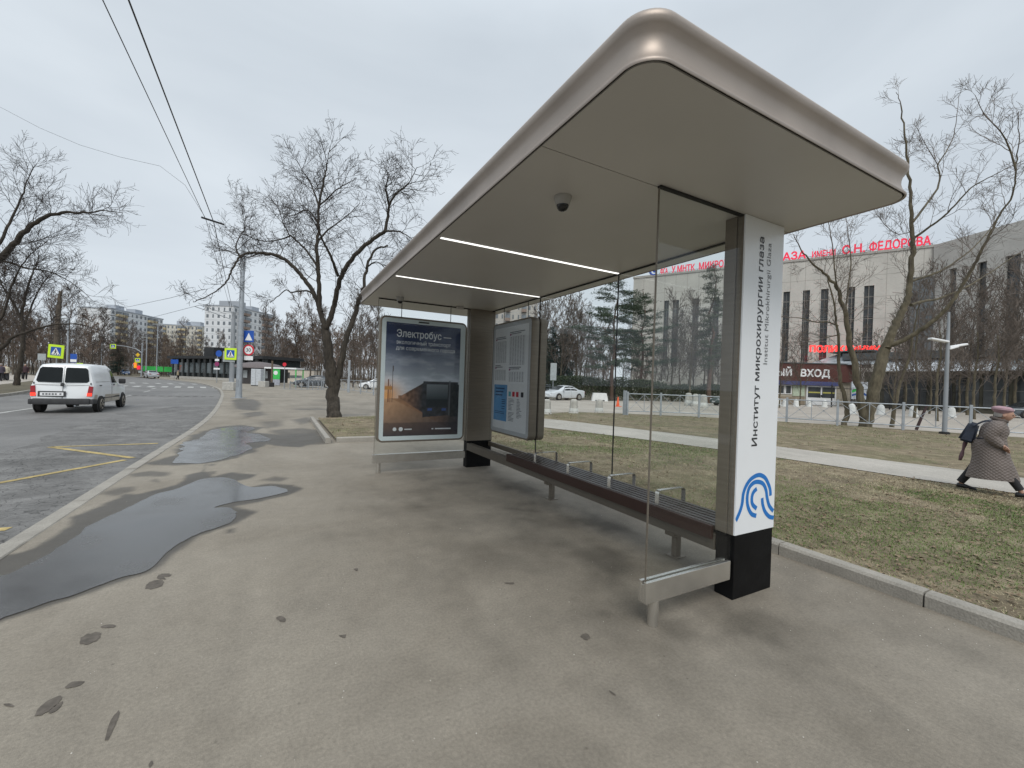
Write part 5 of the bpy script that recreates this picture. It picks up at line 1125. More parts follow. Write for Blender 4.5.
def kiosks():
    p=at(259,66); t=thing('round_kiosk','dark kiosk under a shallow brown domed roof beyond the pavement','kiosk',p)
    MB().lathe([(2.6,0),(2.6,2.4)],16).build('wall',mat('kiosk_dark',(.05,.045,.045),.4),t); MB().lathe([(3.7,2.4),(3.6,2.6),(2.6,3.05),(1.2,3.3),(.2,3.4)],24).build('roof',mat('kiosk_roof',(.13,.11,.11),.7),t,True)
    for a in (200,230,260,290): 
        x,y=2.62*math.cos(R_(a)),2.62*math.sin(R_(a)); MB().box(-.35,.35,-.02,.02,.9,2.0,Matrix.Translation((x,y,0))@Matrix.Rotation(R_(a+90),4,'Z')).build('window',sign_back,t)
    t=thing('info_column','tall pale grey utility cabinet standing at the plaza edge','cabinet',at(257.5,54)); t.rotation_euler.z=-_y
    MB().bbox(-.62,.62,-.35,.35,.08,2.15,.05).build('body',mat('pale_cabinet',(.48,.51,.54),.5),t); MB().box(-.58,.58,-.3,.3,0,.08).build('base',ironblack,t)
    MB().box(-.01,.01,-.36,-.351,.15,2.1).build('door_seam',ironblack,t)
    t=thing('concrete_block','grey concrete block at the foot of the cabinet','concrete block',at(264,50),-_y); MB().bbox(-.42,.42,-.42,.42,0,.7,.05).build('block',concrete,t)
    p=at(272,52); t=thing('advertising_post','slim brown post with black footing beside the green kiosk','post',p)
    MB().lathe([(.11,.5),(.10,3.2)],12).build('pole',mat('brown_post',(.12,.09,.06),.7),t,True); MB().bbox(-.28,.28,-.28,.28,0,.55,.05).build('footing',ironblack,t)
    p=at(283,58); t=thing('green_kiosk','open white-roofed kiosk with bright green panels at the plaza end','kiosk',p); t.rotation_euler.z=-_y
    MB().box(-2.0,2.3,-1,1.2,2.3,2.5).build('roof',sign_w,t)
    for x in (-2.0,2.2): MB().box(x-.05,x+.08,-.95,-.85,0,2.29).box(x-.05,x+.08,1.0,1.1,0,2.29).build('post',greenp if x>0 else sign_back,t)
    MB().box(-1.1,.05,-.9,-.8,.9,2.28).build('sign_panel',greenp,t); MB().lathe([(.28,0),(.28,.01)],20,M=Matrix.Translation((-.5,-.905,1.75))@Matrix.Rotation(PI/2,4,'X')).build('emblem',sign_w,t)
    MB().box(-1.1,.05,-.9,-.8,.1,.88).build('machine_front',mat('machine_grey',(.35,.37,.42),.5),t)
    MB().box(.5,2.1,.9,.98,1.1,1.5).box(.5,2.1,.9,.98,.3,.6).build('bench_back',sign_back,t)
    t=thing('site_hut','low cream utility hut behind the parked dark car','hut',at(300,80),-_y); MB().box(-3.4,2.6,0,3,0,2.5).build('wall',mat('cream_hut',(.55,.50,.43),.8),t); MB().box(-3.5,2.7,-.1,3.1,2.5,2.65).build('roof',roofdark,t); MB().box(-3.2,-1.9,-.04,-.002,.9,2).build('window',windark,t)
    t=thing('green_hoarding','low green hoarding at the road end behind the silver car','hoarding',at(168,118),-_y); MB().box(-7,5,0,.1,1.2,2.6).build('panel',greenp,t)
    for x in (-6.5,-2,2,4.7): MB().box(x-.06,x+.06,.101,.2,0,2.6).build('post',ironblack,t)
kiosks()
# ============================================================= FENCES, BOLLARDS, POSTS
def xpanel(name,label,a,c,group,h=1.16,proto={}):
    M,L_=facade_frame(a,c); t=thing(name,label,'fence',(0,0,0),0,group); t.matrix_world=M
    b=lambda p,q,r:MB().tube([p,q],r,8)
    V=Vector; m=L_/2
    for z in (h-.04,.22): b(V((.04,0,z)),V((L_-.04,0,z)),.024).build('rail',galv,t,True)
    b(V((m,0,.22)),V((m,0,h-.04)),.016).build('upright',galv,t,True)
    for x0,x1 in ((.05,m),(m,L_-.05)):
        for z0,z1 in ((.24,h-.06),(h-.06,.24)): b(V((x0,0,z0)),V((x1,0,z1)),.010).build('cross_bar',galv,t,True)
        MB().lathe([(.035,-.012),(.035,.012)],12,M=Matrix.Translation(((x0+x1)/2,0,(.24+h-.06)/2))@Matrix.Rotation(PI/2,4,'X')).build('boss',galv_d,t)
    MB().bbox(-.045,.045,-.045,.045,0,h+.06,.008).build('post',galv,t)
    return t
FP=[(5.98,21.9),(7.81,22.2),(9.65,21.85),(11.55,21.45),(13.46,20.75),(14.98,19.5),(16.8,18.2),(18.5,17.1),(20.2,16.0)]
names=['leftmost crossed galvanised fence panel, starting by the orange cone','crossed fence panel second from its left end, before the pines','crossed fence panel just left of the bronze pillar, before concrete posts','crossed fence panel hidden partly by the white pillar',
 'crossed fence panel right of the white pillar, before the white doors','crossed fence panel in front of the double-trunked maple','crossed fence panel directly left of the leaning stake and tall pole','crossed fence panel behind the walking woman']
for i,(p,q) in enumerate(zip(FP,FP[1:])):
    xpanel('metal_fence',names[i],LD(*p,.05),LD(*q,.05),'galvanised fence panels along the parking')
t=thing('fence_post','last galvanised post closing the right end of the crossed fence','post',LD(*FP[-1],.05)); MB().bbox(-.045,.045,-.045,.045,0,1.22,.008).build('post',galv,t)
t=thing('fence_post','thicker tall galvanised post at the left end of the crossed fence','post',LD(5.86,21.95,.0)); MB().bbox(-.07,.07,-.07,.07,0,1.33,.01).build('post',galv,t)
# left plaza crossed fence behind the lime tree
G3='crossed fence panels around the plaza parking'
q=[at(p,d) for p,d in ((296,52),(309,50),(322,48),(335,46),(348,44.5),(361,40),(374,37),(390,33.5),(408,31))]
for i in range(8):
    xpanel('metal_fence','crossed galvanised fence panel along the plaza parking behind the lime tree',q[i],q[i+1],G3,1.25)
t=thing('bike_rack','dense row of looped steel bicycle stands before the dark parked car','bicycle rack',at(318,47),-_y+.5); 
for k in range(12):
    x=-3.3+k*.55; MB().tube([(x,-.4,0),(x,-.35,.75),(x+.05,0,.9),(x+.1,.35,.75),(x+.1,.4,0)],.022,6).build('hoop',galv_d,t,True)
MB().tube([(-3.6,-.42,.03),(3.1,-.42,.03)],.02,6).build('rail',galv_d,t)
def bollard(label,p,k=0,s=1.0,group='concrete bollards round the parking'):
    t=thing('bollard',label,'bollard',p,rnd.uniform(0,6),group)
    if k==0:
        MB().lathe([(.33,0),(.33,.12),(.29,.16),(.26,.5),(.235,.86),(.21,.93),(.13,.99),(.02,1.0)],8).build('body',concrete,t); MB().lathe([(.285,.20),(.288,.24),(.275,.40),(.27,.41)],8).build('band',whiteconc,t)
    else:
        MB().lathe([(.36,0),(.36,.08),(.30,.18),(.28,.55),(.24,.78),(.14,.92),(.02,.96)],20).build('body',whiteconc,t,True)
    t.scale=(s,)*3; return t
bollard('ribbed concrete bollard nearest the timetable board, left of three',at(547.5,20.6,.0),0,.8); bollard('ribbed concrete bollard in the middle of the three beside the lawn',at(574.5,21.9),0,.8); bollard('ribbed concrete bollard rightmost of the three beside the lawn',at(600,23.2),0,.8)
for px,d,l,s in ((689,38,'concrete bollard on the far parking edge left of a close pair',1.15),(704,34,'concrete bollard standing right of its pair beside fence post',1.1),(696,37,'concrete bollard half hidden behind the fence post, left of the pale pair',1.1)): bollard(l,at(px,d),0,s)
for px,d,l in ((779,45,'squat white bollard at left edge before the entrance pavilion'),(785.5,44,'squat white bollard second from left before pavilion windows'),(796.5,45,'squat white bollard right of the pavilion windows'),(810,46,'squat white bollard before the left white door'),(825,46,'squat white bollard before the right white door'),
    (852.5,33,'white domed bollard between the slim tree and the maple'),(881.5,33,'white domed bollard right of the maple trunk'),(914,32,'white domed bollard just left of the leaning stake'),(952,33,'white domed bollard behind the tall pole')): bollard(l,at(px,d),1,.85)
t=thing('barrier_block','white water-filled plastic barrier block beside the silver sedan','barrier',at(600.5,41.5),-_y); MB().prism([(-.78,0),(.78,0),(.74,.35),(.62,.8),(-.62,.8),(-.74,.35)],.55).build('body',mat('white_plastic',(.72,.73,.72),.5,0,.08,3),t); MB().box(-.45,-.2,-.01,-.001,0,.12).box(.2,.45,-.01,-.001,0,.12).build('fork_slot',ironblack,t)
t=thing('traffic_cone','small bright orange traffic cone on the parking seen through glass','traffic cone',at(618.5,32)); MB().lathe([(.13,.04),(.03,.72),(.02,.74)],16).build('cone',orange,t,True); MB().lathe([(.095,.26),(.07,.40)],16).build('band',sign_w,t,True); MB().bbox(-.2,.2,-.2,.2,0,.04,.01).build('base',orange,t)
t=thing('leaning_stake','dark leaning wooden stake behind the crossed fence','stake',at(917.5,18.9,.05)); MB().tube([(0,0,0),(.12,-.12,.55),(.25,-.25,1.12)],[.06,.055,.045],7).build('stake',mat('dark_stake',(.05,.03,.03),.9),t)
t=thing('street_lamp','grey steel lamp post with twin white heads rising behind the fence','street lamp',at(945.8,17.0,.05))
MB().lathe([(.082,0),(.075,1.2),(.055,4.0),(.04,4.9)],12).build('pole',galv_d,t,True,80); MB().lathe([(.17,0),(.17,.10),(.12,.12)],12).build('foot_flange',ironblack,t)
for s,a in ((-1,.15),(1,-.2),(.45,-.32)):
    h=MB().bbox(0 if s>0 else -.62*abs(s)-.1,.62*abs(s)+.1 if s>0 else 0,-.1,.1,-.04,.04,.03,Matrix.Translation((.05*s,0,3.62+a*.6))@Matrix.Rotation(_y*-1,4,'Z')@Matrix.Rotation(a,4,'Y')).build('lamp_head',sign_w,t)
# ---- lamp posts and signs on the left
def signpost_face(t,name,x,z,w,h,kind,y=-.12,rot=0,parent=None):
    s=MB().bbox(-w/2,w/2,-.012,.012,-h/2,h/2,.006).build(name,{'cross':sign_y,'blue':sign_b,'blueroad':sign_b,'white':sign_w,'grey':sign_back,'yellow':sign_o}.get(kind,sign_b),t); s.location=(x,y,z); s.rotation_euler.y=rot
    if kind=='cross':
        b=MB().box(-w*.33,w*.33,-.019,-.0125,-h*.31,h*.33).build('blue_field',sign_b,s)
        T=MB(); T.prism([(-w*.30,-h*.27),(w*.30,-h*.27),(0,h*.28)],.004,Matrix.Translation((0,-.024,0))); T.build('white_triangle',sign_w,s)
        P=MB(); P.lathe([(h*.04,0),(h*.04,.004)],12,M=Matrix.Translation((.0,-.026,h*.12))@Matrix.Rotation(PI/2,4,'X'))
        for a,c,r_ in (((0,.08),(.0,-.06),.035),((0,-.05),(-.09,-.2),.024),((0,-.05),(.08,-.2),.024),((0,.05),(-.08,-.03),.018),((0,.05),(.09,.0),.018)):
            a=Vector((a[0]*w,0,a[1]*h)); c=Vector((c[0]*w,0,c[1]*h)); d=(c-a).normalized(); n=Vector((-d.z,0,d.x))*r_*h
            P.add([a-n+Vector((0,-.029,0)),a+n+Vector((0,-.029,0)),c+n+Vector((0,-.029,0)),c-n+Vector((0,-.029,0))],[(0,1,2,3)])
        P.build('walking_figure',sign_k,s)
        S_=MB()
        for k in range(4): xx=-w*.25+k*w*.14; S_.box(xx,xx+w*.06,-.027,-.0245,-h*.26,-h*.2)
        S_.build('stripe',sign_k,s)
    return s
p=at(239.4,26.2); t=thing('street_lamp','tall thick grey lamp post at the kerb with blue and speed signs','street lamp',p,-_y)
MB().lathe([(.19,0),(.18,.3),(.165,.9),(.15,3),(.12,8.6),(.11,9.6)],16).build('pole',galv,t,True,80); MB().bbox(-.3,.3,-.3,.3,0,.03,.01).build('base_plate',galv_d,t)
MB().box(-.06,.06,-.19,-.17,.7,1.15).build('service_hatch',galv_d,t)
s=signpost_face(t,'parking_sign',.36,3.85,.62,.72,'blue',.24); MB().prism([(-.22,-.25),(.24,-.25),(.0,.22)],.004,Matrix.Translation((0,-.02,0))).build('white_triangle',sign_w,s)
sp=MB().lathe([(.34,0),(.34,.02)],28,M=Matrix.Translation((.38,.24,3.0))@Matrix.Rotation(PI/2,4,'X')).build('speed_sign',sign_r,t); MB().lathe([(.25,0),(.25,.006)],28,M=Matrix.Translation((.38,.219,3.0))@Matrix.Rotation(PI/2,4,'X')).build('white_disc',sign_w,sp); text('lettering','30',.30,sign_k,Matrix.Translation((.38,.21,2.9))@Matrix.Rotation(PI/2,4,'X'),sp,.002,.01,'CENTER')
signpost_face(t,'plate',.38,2.5,.56,.26,'white',.24)
MB().tube([(-.2,0,8.9),(-1.6,-.5,9.1),(-1.9,-.6,9.08)],.03,6).build('arm',galv_d,t)
p=at(231.8,37.5); t=thing('overhead_line_pole','slimmer weathered pole on a concrete footing behind the lamp post','pole',p,-_y)
MB().lathe([(.20,.6),(.18,3),(.15,6.9)],14).build('pole',galv_d,t,True,80); MB().bbox(-.5,.5,-.5,.5,0,.75,.06).build('footing',concrete,t)
MB().tube([(0,0,6.2),(-1.6,-.3,6.75),(-3.0,-.6,7.2)],.035,6).build('bracket_arm',galv_d,t); MB().tube([(.9,0,6.85),(-.9,0,6.95)],.05,6).build('cross_arm',galv_d,t)
t2=thing('crossing_sign','yellow-bordered blue pedestrian crossing sign beside the lamp post','road sign',p+Vector((0,0,0)),-_y); s=signpost_face(t2,'sign_face',.0,3.2,1.05,1.02,'cross',-.24); MB().box(-.7,.35,-.19,-.17,2.5,3.45).build('back_board',sign_back,t2)
def lowsign(name,label,px,d,z,w,h,kind,hp,rot=0,extra=None,cat='road sign',rz=0):
    t=thing(name,label,cat,at(px,d),-_y+rz); MB().lathe([(.035,0),(.035,z+h/2)],8).build('pole',galv_d,t); s=signpost_face(t,'sign_face',0,z,w,h,kind,-.05,rot)
    if extra: extra(t,s)
    return t
lowsign('crossing_sign','large tilted yellow-bordered pedestrian crossing sign above the white van',56.3,29.5,2.62,1.1,.92,'cross',0,.07)
lowsign('crossing_sign','small distant yellow-edged crossing sign above the left side of the van',42,52,2.7,1.0,.8,'grey',0)
def bl(t,s): MB().box(-.4,.4,-.02,-.0125,-.5,-.15).build('white_field',sign_w,s)
lowsign('bus_stop_sign','blue and white bus stop sign above the van roof',73.7,55,2.75,.85,1.1,'blue',0,0,bl)
lowsign('crossing_sign','small yellow-green sign edge right of the blue stop sign',80,60,1.9,.9,.6,'cross',0)
def stack(t,s):
    MB().lathe([(.33,0),(.33,.02)],20,M=Matrix.Translation((0,-.07,2.75))@Matrix.Rotation(PI/2,4,'X')).build('round_sign',mat('sign_magenta',(.25,.03,.12),.5),t); MB().box(-.45,.45,-.08,-.055,1.95,2.2).build('plate',sign_w,t); MB().box(-.3,.3,-.09,-.055,3.2,3.5).build('plate',sign_w,t)
t=thing('sign_stack','post with stacked blue, white and red signs in front of the black pavilion','road sign',at(217,62),-_y); MB().lathe([(.05,0),(.05,4.6)],8).build('pole',galv_d,t); MB().lathe([(.46,0),(.46,.02)],24,M=Matrix.Translation((.25,-.07,4.3))@Matrix.Rotation(PI/2,4,'X')).build('round_sign',sign_b,t); stack(t,None)
lowsign('blue_sign','small cyan-blue direction sign left of the black pavilion',174.5,85,3.4,1.5,.85,'blue',0)
t=thing('info_sign','red-topped slim sign post above the green kiosk','road sign',at(284.5,50),-_y); MB().lathe([(.04,0),(.04,2.6)],8).build('pole',galv_d,t); MB().lathe([(.22,0),(.22,.02)],20,M=Matrix.Translation((0,-.05,2.75))@Matrix.Rotation(PI/2,4,'X')).build('sign_face',sign_r,t)
t=thing('parking_sign','grey-blue sign post behind the light box side of the lime tree','road sign',at(349,42),-_y); MB().bbox(-.10,.10,-.05,.05,0,3.2,.02).build('pole',galv,t)
t=thing('parking_sign','narrow pale sign on a pole beside the spruces above the silver sedan','road sign',at(553,44),-_y); MB().lathe([(.04,0),(.04,3.6)],8).build('pole',galv_d,t); MB().bbox(-.32,.32,-.08,-.04,1.9,3.7,.02).build('sign_face',sign_back,t)
t=thing('traffic_light_mast','curved mast arm with crossing sign, yellow diamond and lit red signal','traffic light',at(141.5,92),-_y)
MB().lathe([(.14,0),(.10,7.2)],10).build('pole',galv,t); MB().tube([(0,0,5.2),(-1.2,0,6.0),(-3.5,0,6.5),(-6,0,6.7)],.07,6).build('arm',galv,t)
signpost_face(t,'crossing_sign_face',-6.2,6.4,1.3,1.0,'cross'); signpost_face(t,'crossing_sign_face',-.8,3.55,1.2,.95,'cross')
d_=MB().box(-.33,.33,-.02,0,-.33,.33,Matrix.Rotation(PI/4,4,'Y')).build('priority_diamond',sign_o,t); d_.location=(-.8,-.1,4.75)
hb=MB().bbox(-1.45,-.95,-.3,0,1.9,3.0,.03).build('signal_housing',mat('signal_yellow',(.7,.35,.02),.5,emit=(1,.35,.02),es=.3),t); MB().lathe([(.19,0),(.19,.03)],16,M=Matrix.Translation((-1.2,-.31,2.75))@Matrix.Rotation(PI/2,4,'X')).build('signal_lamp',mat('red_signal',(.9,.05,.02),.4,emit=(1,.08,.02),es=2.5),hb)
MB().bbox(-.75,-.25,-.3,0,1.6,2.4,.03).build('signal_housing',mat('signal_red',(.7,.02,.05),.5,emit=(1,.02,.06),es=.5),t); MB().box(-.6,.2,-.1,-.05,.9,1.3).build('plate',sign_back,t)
for px,d,h,l in ((146,96,9,'slim grey pole right of the traffic light mast'),(156.5,105,13,'slim pale lamp pole behind the silver car'),(67,60,8.5,'thin lamp pole right of the topped poplar'),(101,95,8,'thin distant pole above the van windscreen')):
    t=thing('street_lamp',l,'street lamp',at(px,d),-_y); MB().lathe([(.12,0),(.08,h)],8).build('pole',galv,t); MB().bbox(-1.3,0,-.1,.1,h-.15,h,.04).build('lamp_head',sign_back,t)
# wires
def wire(label,pts,r,grp='overhead wires above the road',name='overhead_wire'):
    o=MB().tube(pts,r,5).build(name,mat('wire_black',(.03,.03,.032),.6),label=label,cat='wire'); return o
def sag(a,b,s,n=14): a=Vector(a);b=Vector(b); return [a.lerp(b,i/n)-Vector((0,0,s*4*(i/n)*(1-i/n))) for i in range(n+1)]
wire('left of two thin trolley wires running along the kerb overhead',sag((-1.98,-2,6.0),(-2.03,15.4,6.0),0)+sag((-2.03,15.4,6.0),(-3.4,40,6.0),.05)[1:],.007)
wire('right thicker trolley wire running along the kerb overhead',sag((-1.6,-2,6.0),(-1.85,15.4,6.0),0)+sag((-1.85,15.4,6.0),(-3.3,40,6.0),.05)[1:],.011)
o=MB().tube([(-2.12,15.2,6.02),(-1.62,15.6,6.04)],.028,6).build('wire_spreader',mat('wire_black',(.03,.03,.032),.6),label='short dark spreader bar joining the two trolley wires',cat='wire fitting')
wire('faint cross-span wire drooping from the left toward the spreader',[AD(x,y,d) for x,y,d in ((-60,80,20),(0,107,19.5),(40,128,19),(80,145,18.6),(120,157,18.2),(160,166,17.6),(185,185,16.5),(205,217,14.3))],.006)
wire('span wire from pole top down to the left horizon',[AD(x,y,d) for x,y,d in ((205,289,37),(170,298,45),(130,306.5,55),(90,312,66))],.02)
wire('lower span wire sagging above the apartment roofs',[AD(x,y,d) for x,y,d in ((226,314,40),(200,305,45),(150,318,60),(60,312,60),(0,306,55))],.02)
wire('wire running from lamp bracket through the lime tree',[AD(x,y,d) for x,y,d in ((209,223,14.5),(222,232,17),(244,243,26))],.008)
# ============================================================= VEHICLES
def interp(ks,xs,x):
    if x<=xs[0]: return ks[0]
    for i in range(len(xs)-1):
        if x<=xs[i+1]:
            t=(x-xs[i])/(xs[i+1]-xs[i]); return tuple(a+(b-a)*t for a,b in zip(ks[i],ks[i+1]))
    return ks[-1]
def vehicle(name,label,loc,rz,spec,paint,low=None,group=None,detail=True):
    t=thing(name,label,'car' if spec['type']!='van' else 'van',loc,rz,group)
    XS=[s[0] for s in spec['st']]; KS=[s[1:] for s in spec['st']]   # zb, zbelt, zroof, wb, wbelt, wroof, lean
    # smooth resample
    def sec(x): return interp(KS,XS,x)
    def pts(x):
        zb,zm,zr,wb,wm,wr,ln=sec(x); H_=zr-zm
        ring=[(0,zb),(wb*.82,zb),(wb*.96,zb+.06),(wb,zb+.18),(wm*1.005,(zb+zm)*.5),(wm*.995,zm-.05),(wm*.97,zm),(wr*1.02+(wm*.97-wr*1.02)*.5,zm+H_*.5),(wr*1.02,zm+H_*.86),(wr*.93,zm+H_*.965),(wr*.7,zr),(0,zr+.015)]
        return [(x+ln*max(0,(z-.75))/(1.0),y,z) for y,z in ring]
    xs=[]; 
    for a,b in zip(XS,XS[1:]):
        n=max(1,int((b-a)/.12)); xs+= [a+(b-a)*i/n for i in range(n)]
    xs.append(XS[-1]); rings=[pts(x) for x in xs]; k=len(rings[0]); b=MB(); vs=[]
    for r in rings: vs+=[(x,y,z) for x,y,z in r]+[(x,-y,z) for x,y,z in r[-2:0:-1]]
    n=2*k-2; m=len(rings)
    b.add(vs,[(i*n+j,i*n+(j+1)%n,(i+1)*n+(j+1)%n,(i+1)*n+j) for i in range(m-1) for j in range(n)]+[tuple(range(n))[::-1],tuple((m-1)*n+j for j in range(n))])
    body=b.build('body',paint,t,True,28)
    def Y(x,z):
        zb,zm,zr,wb,wm,wr,ln=sec(x-sec(x)[6]*max(0,z-.75)); H_=max(.01,zr-zm)
        P=[(wb,zb+.18),(wm*1.005,(zb+zm)*.5),(wm*.995,zm-.05),(wm*.97,zm),(wr*1.02,zm+H_*.86),(wr*.93,zm+H_*.965)]
        for (y0,z0),(y1,z1) in zip(P,P[1:]):
            if z<=z1: t_=(z-z0)/(z1-z0) if z1>z0 else 0; return y0+(y1-y0)*max(0,t_)
        return P[-1][0]
    def sidepatch(nm,poly,m,o=.006,par=None,both=True,steps=4):
        for s in ((1,-1) if both else (1,)):
            P=[]
            for (x0,z0),(x1,z1) in zip(poly,poly[1:]+poly[:1]):
                for i in range(steps): P.append((x0+(x1-x0)*i/steps,z0+(z1-z0)*i/steps))
            cx=sum(p[0] for p in P)/len(P); cz=sum(p[1] for p in P)/len(P); nn=len(P)
            b=MB(); vs=[]
            for q in (1,.85,.7,.5,.3,.12): vs+=[(cx+(x-cx)*q,s*(Y(cx+(x-cx)*q,cz+(z-cz)*q)+o),cz+(z-cz)*q) for x,z in P]
            b.add(vs,[(r_*nn+i,r_*nn+(i+1)%nn,(r_+1)*nn+(i+1)%nn,(r_+1)*nn+i) for r_ in range(5) for i in range(nn)]+[tuple(5*nn+i for i in range(nn))]); b.build(nm,m,par or t)
    for nm,poly,m in spec.get('side',[]): sidepatch(nm,poly,m,.016 if 'window' in nm else .008)
    for s in (1,-1):
        for x in spec['wheels']:
            r=spec['wr']; y=sec(x)[3]
            MB().lathe([(r+.045,0),(r+.045,.012)],28,M=Matrix.Translation((x,s*(y-.004) if s>0 else -y-.008,r))@Matrix.Rotation(PI/2*(-1),4,'X')).build('wheel_arch',plastic,t)
            w=MB().lathe([(r*.62,-.09),(r*.95,-.10),(r,-.07),(r,.07),(r*.95,.10),(r*.64,.095)],28,M=Matrix.Translation((x,s*(y-.055),r))@Matrix.Rotation(PI/2,4,'X')).build('wheel',tyre,t,True,50)
            q=MB().lathe([(r*.64,-.02),(r*.60,.02),(r*.2,.0),(r*.12,.03),(.01,.03)],20,M=Matrix.Translation((x,s*(y+.045),r))@Matrix.Rotation(-s*PI/2,4,'X')); q.build('rim',rim,w,True)
            if spec['type']!='van' or 1:
                q=MB()
                for a in range(5): an=a*2*PI/5; q.box(-.022,.022,-.005,.005,.06,r*.6,Matrix.Translation((x,s*(y+.066),r))@Matrix.Rotation(an,4,'Y'))
                q.build('spoke',tyre if spec['type']=='van' else galv,w)
    for fn in spec.get('extra',[]): fn(t,body,Y,sec)
    return t
def box_on(t,nm,m,*a,b=.015,par=None): return MB().bbox(*a,b).build(nm,m,par or t,True,40)
def rear_x(x0,z,ln): return x0+ln*max(0,z-.75)
def van_extra(t,body,Y,sec):
    def rp(nm,poly,m,o=.012,th=.01,par=None):
        b=MB(); n=len(poly); f=[(rear_x(0,z,.20)-o,y,z) for y,z in poly]; g=[(rear_x(0,z,.20)-o+th,y,z) for y,z in poly]
        b.add(f+g,[tuple(range(n)),tuple(range(2*n-1,n-1,-1))]+[(i,(i+1)%n,(i+1)%n+n,i+n) for i in range(n)]); return b.build(nm,m,par or t)
    rr=lambda a,b_,c,d,r:[(x,z) for x,z in rrect(a,b_,c,d,r,4)]
    rp('rear_window',[(-.04-y,z) for y,z in ((0,1.12),(.60,1.12),(.655,1.18),(.59,1.60),(.53,1.66),(.03,1.66),(0,1.62))],carglass)
    rp('rear_window',[(.04+y,z) for y,z in ((0,1.12),(.60,1.12),(.655,1.18),(.59,1.60),(.53,1.66),(.03,1.66),(0,1.62))],carglass)
    rp('door_seam',[(-.006,.48),(.006,.48),(.006,1.70),(-.006,1.70)],plastic,.004,.003)
    rp('door_crease',[(-.72,1.02),(.72,1.02),(.72,1.035),(-.72,1.035)],mat('paint_crease',(.33,.33,.32),.6),.004,.003)
    for s in (-1,1):
        rp('tail_lamp',[(s*.66,.62),(s*.80,.62),(s*.815,.98),(s*.70,1.0)],redlamp,.02,.05)
        rp('brake_lamp',[(s*.665,.63),(s*.795,.63),(s*.80,.74),(s*.67,.74)],brakelit,.03,.02)
        rp('hinge',[(s*.73,1.05),(s*.76,1.05),(s*.76,1.12),(s*.73,1.12)],plastic,.02,.02)
    c=rp('plate_recess',[(.62,.60),(-.10,.60),(-.10,.80),(.62,.80)],plastic,.008,.006)
    pl=rp('number_plate',[(.56,.635),(-.04,.635),(-.04,.755),(.56,.755)],sign_w,.016,.007)
    for k,(a,w_) in enumerate(((.45,.05),(.365,.055),(.29,.05),(.205,.055),(.13,.05),(.01,.05))): rp('plate_mark',[(a,.665),(a+w_,.665),(a+w_,.725),(a,.725)],greyink,.020,.003,pl)
    MB().lathe([(.055,0),(.05,.02)],16,M=Matrix.Translation((.03,0,1.05))@Matrix.Rotation(-PI/2,4,'Y')).build('badge',plastic,t); box_on(t,'handle',plastic,-.02,.03,-.045,.045,.98,1.08,b=.01)
    bm=MB().bbox(-.07,.14,-.76,.76,.32,.54,.05).build('bumper',plastic,t,True,40); MB().bbox(-.045,.36,-.856,-.74,.33,.52,.04).bbox(-.045,.36,.74,.856,.33,.52,.04).build('bumper_corner',plastic,t,True,40)
    for s in (-1,1):
        mi=MB().bbox(2.72,2.92,s*.86 if s>0 else s*.86-.2,s*.86+.2 if s>0 else s*.86,1.05,1.26,.04).build('mirror',plastic,t,True,40)
        for x in (.55,2.05): MB().bbox(x,x+.2,min(s*.855,s*.875),max(s*.855,s*.875),1.0,1.035,.004).build('door_handle',plastic,t)
        MB().bbox(.95,2.95,min(s*.845,s*.862),max(s*.845,s*.862),.50,.56,.005).build('side_strip',plastic,t)
    MB().tube([(-.02,-.35,.28),(.3,-.35,.28)],.03,8).build('exhaust',galv_d,t)
VAN=dict(type='van',wheels=(.72,3.42),wr=.31,st=[(0,.38,1.05,1.60,.72,.74,.56,.20),(.04,.33,1.05,1.72,.80,.82,.63,.20),(.14,.32,1.05,1.77,.835,.85,.67,.18),(.8,.30,1.05,1.81,.85,.86,.69,.06),(2.0,.30,1.04,1.80,.85,.86,.69,0),(2.35,.30,1.03,1.72,.85,.855,.68,0),(3.05,.30,1.02,1.14,.85,.84,.66,0),(3.9,.30,.92,.98,.83,.80,.62,0),(4.12,.34,.70,.76,.72,.66,.5,0)],
  side=[('side_window',[(2.02,1.10),(2.74,1.10),(2.40,1.56),(2.05,1.62)],carglass),('side_dirt',[(1.15,.36),(2.95,.36),(2.95,.62),(1.15,.66)],dirtpaint),('side_dirt',[(.10,.42),(.36,.42),(.36,.66),(.12,.68)],dirtpaint),('door_seam',[(1.92,.40),(1.935,.40),(1.935,1.70),(1.92,1.70)],plastic),('panel_crease',[(.30,1.14),(1.80,1.14),(1.80,1.16),(.30,1.16)],mat('paint_crease',(.33,.33,.32),.6))],extra=[van_extra])
vehicle('delivery_van','small white delivery van with dark rear windows driving away on the road',(-6.87,21.2,-.12),R_(90+.5),VAN,whitepaint)
def sedan_extra(t,body,Y,sec):
    for s in (-1,1):
        MB().bbox(-.02,.10,min(s*.45,s*.80),max(s*.45,s*.80),.72,.88,.03).build('tail_lamp',redlamp,t); MB().bbox(4.42,4.6,min(s*.45,s*.76),max(s*.45,s*.76),.60,.74,.03).build('headlight',headl,t)
        MB().bbox(3.05,3.25,min(s*.88,s*1.06),max(s*.88,s*1.06),.93,1.06,.03).build('mirror',silver,t)
        for x in (1.25,2.3): MB().bbox(x,x+.2,min(s*.895,s*.91),max(s*.895,s*.91),.80,.83,.004).build('door_handle',silver,t)
    box_on(t,'number_plate',sign_w,-.03,0,-.26,.26,.62,.74,b=.004); box_on(t,'number_plate',sign_w,4.66,4.70,-.26,.26,.38,.49,b=.004)
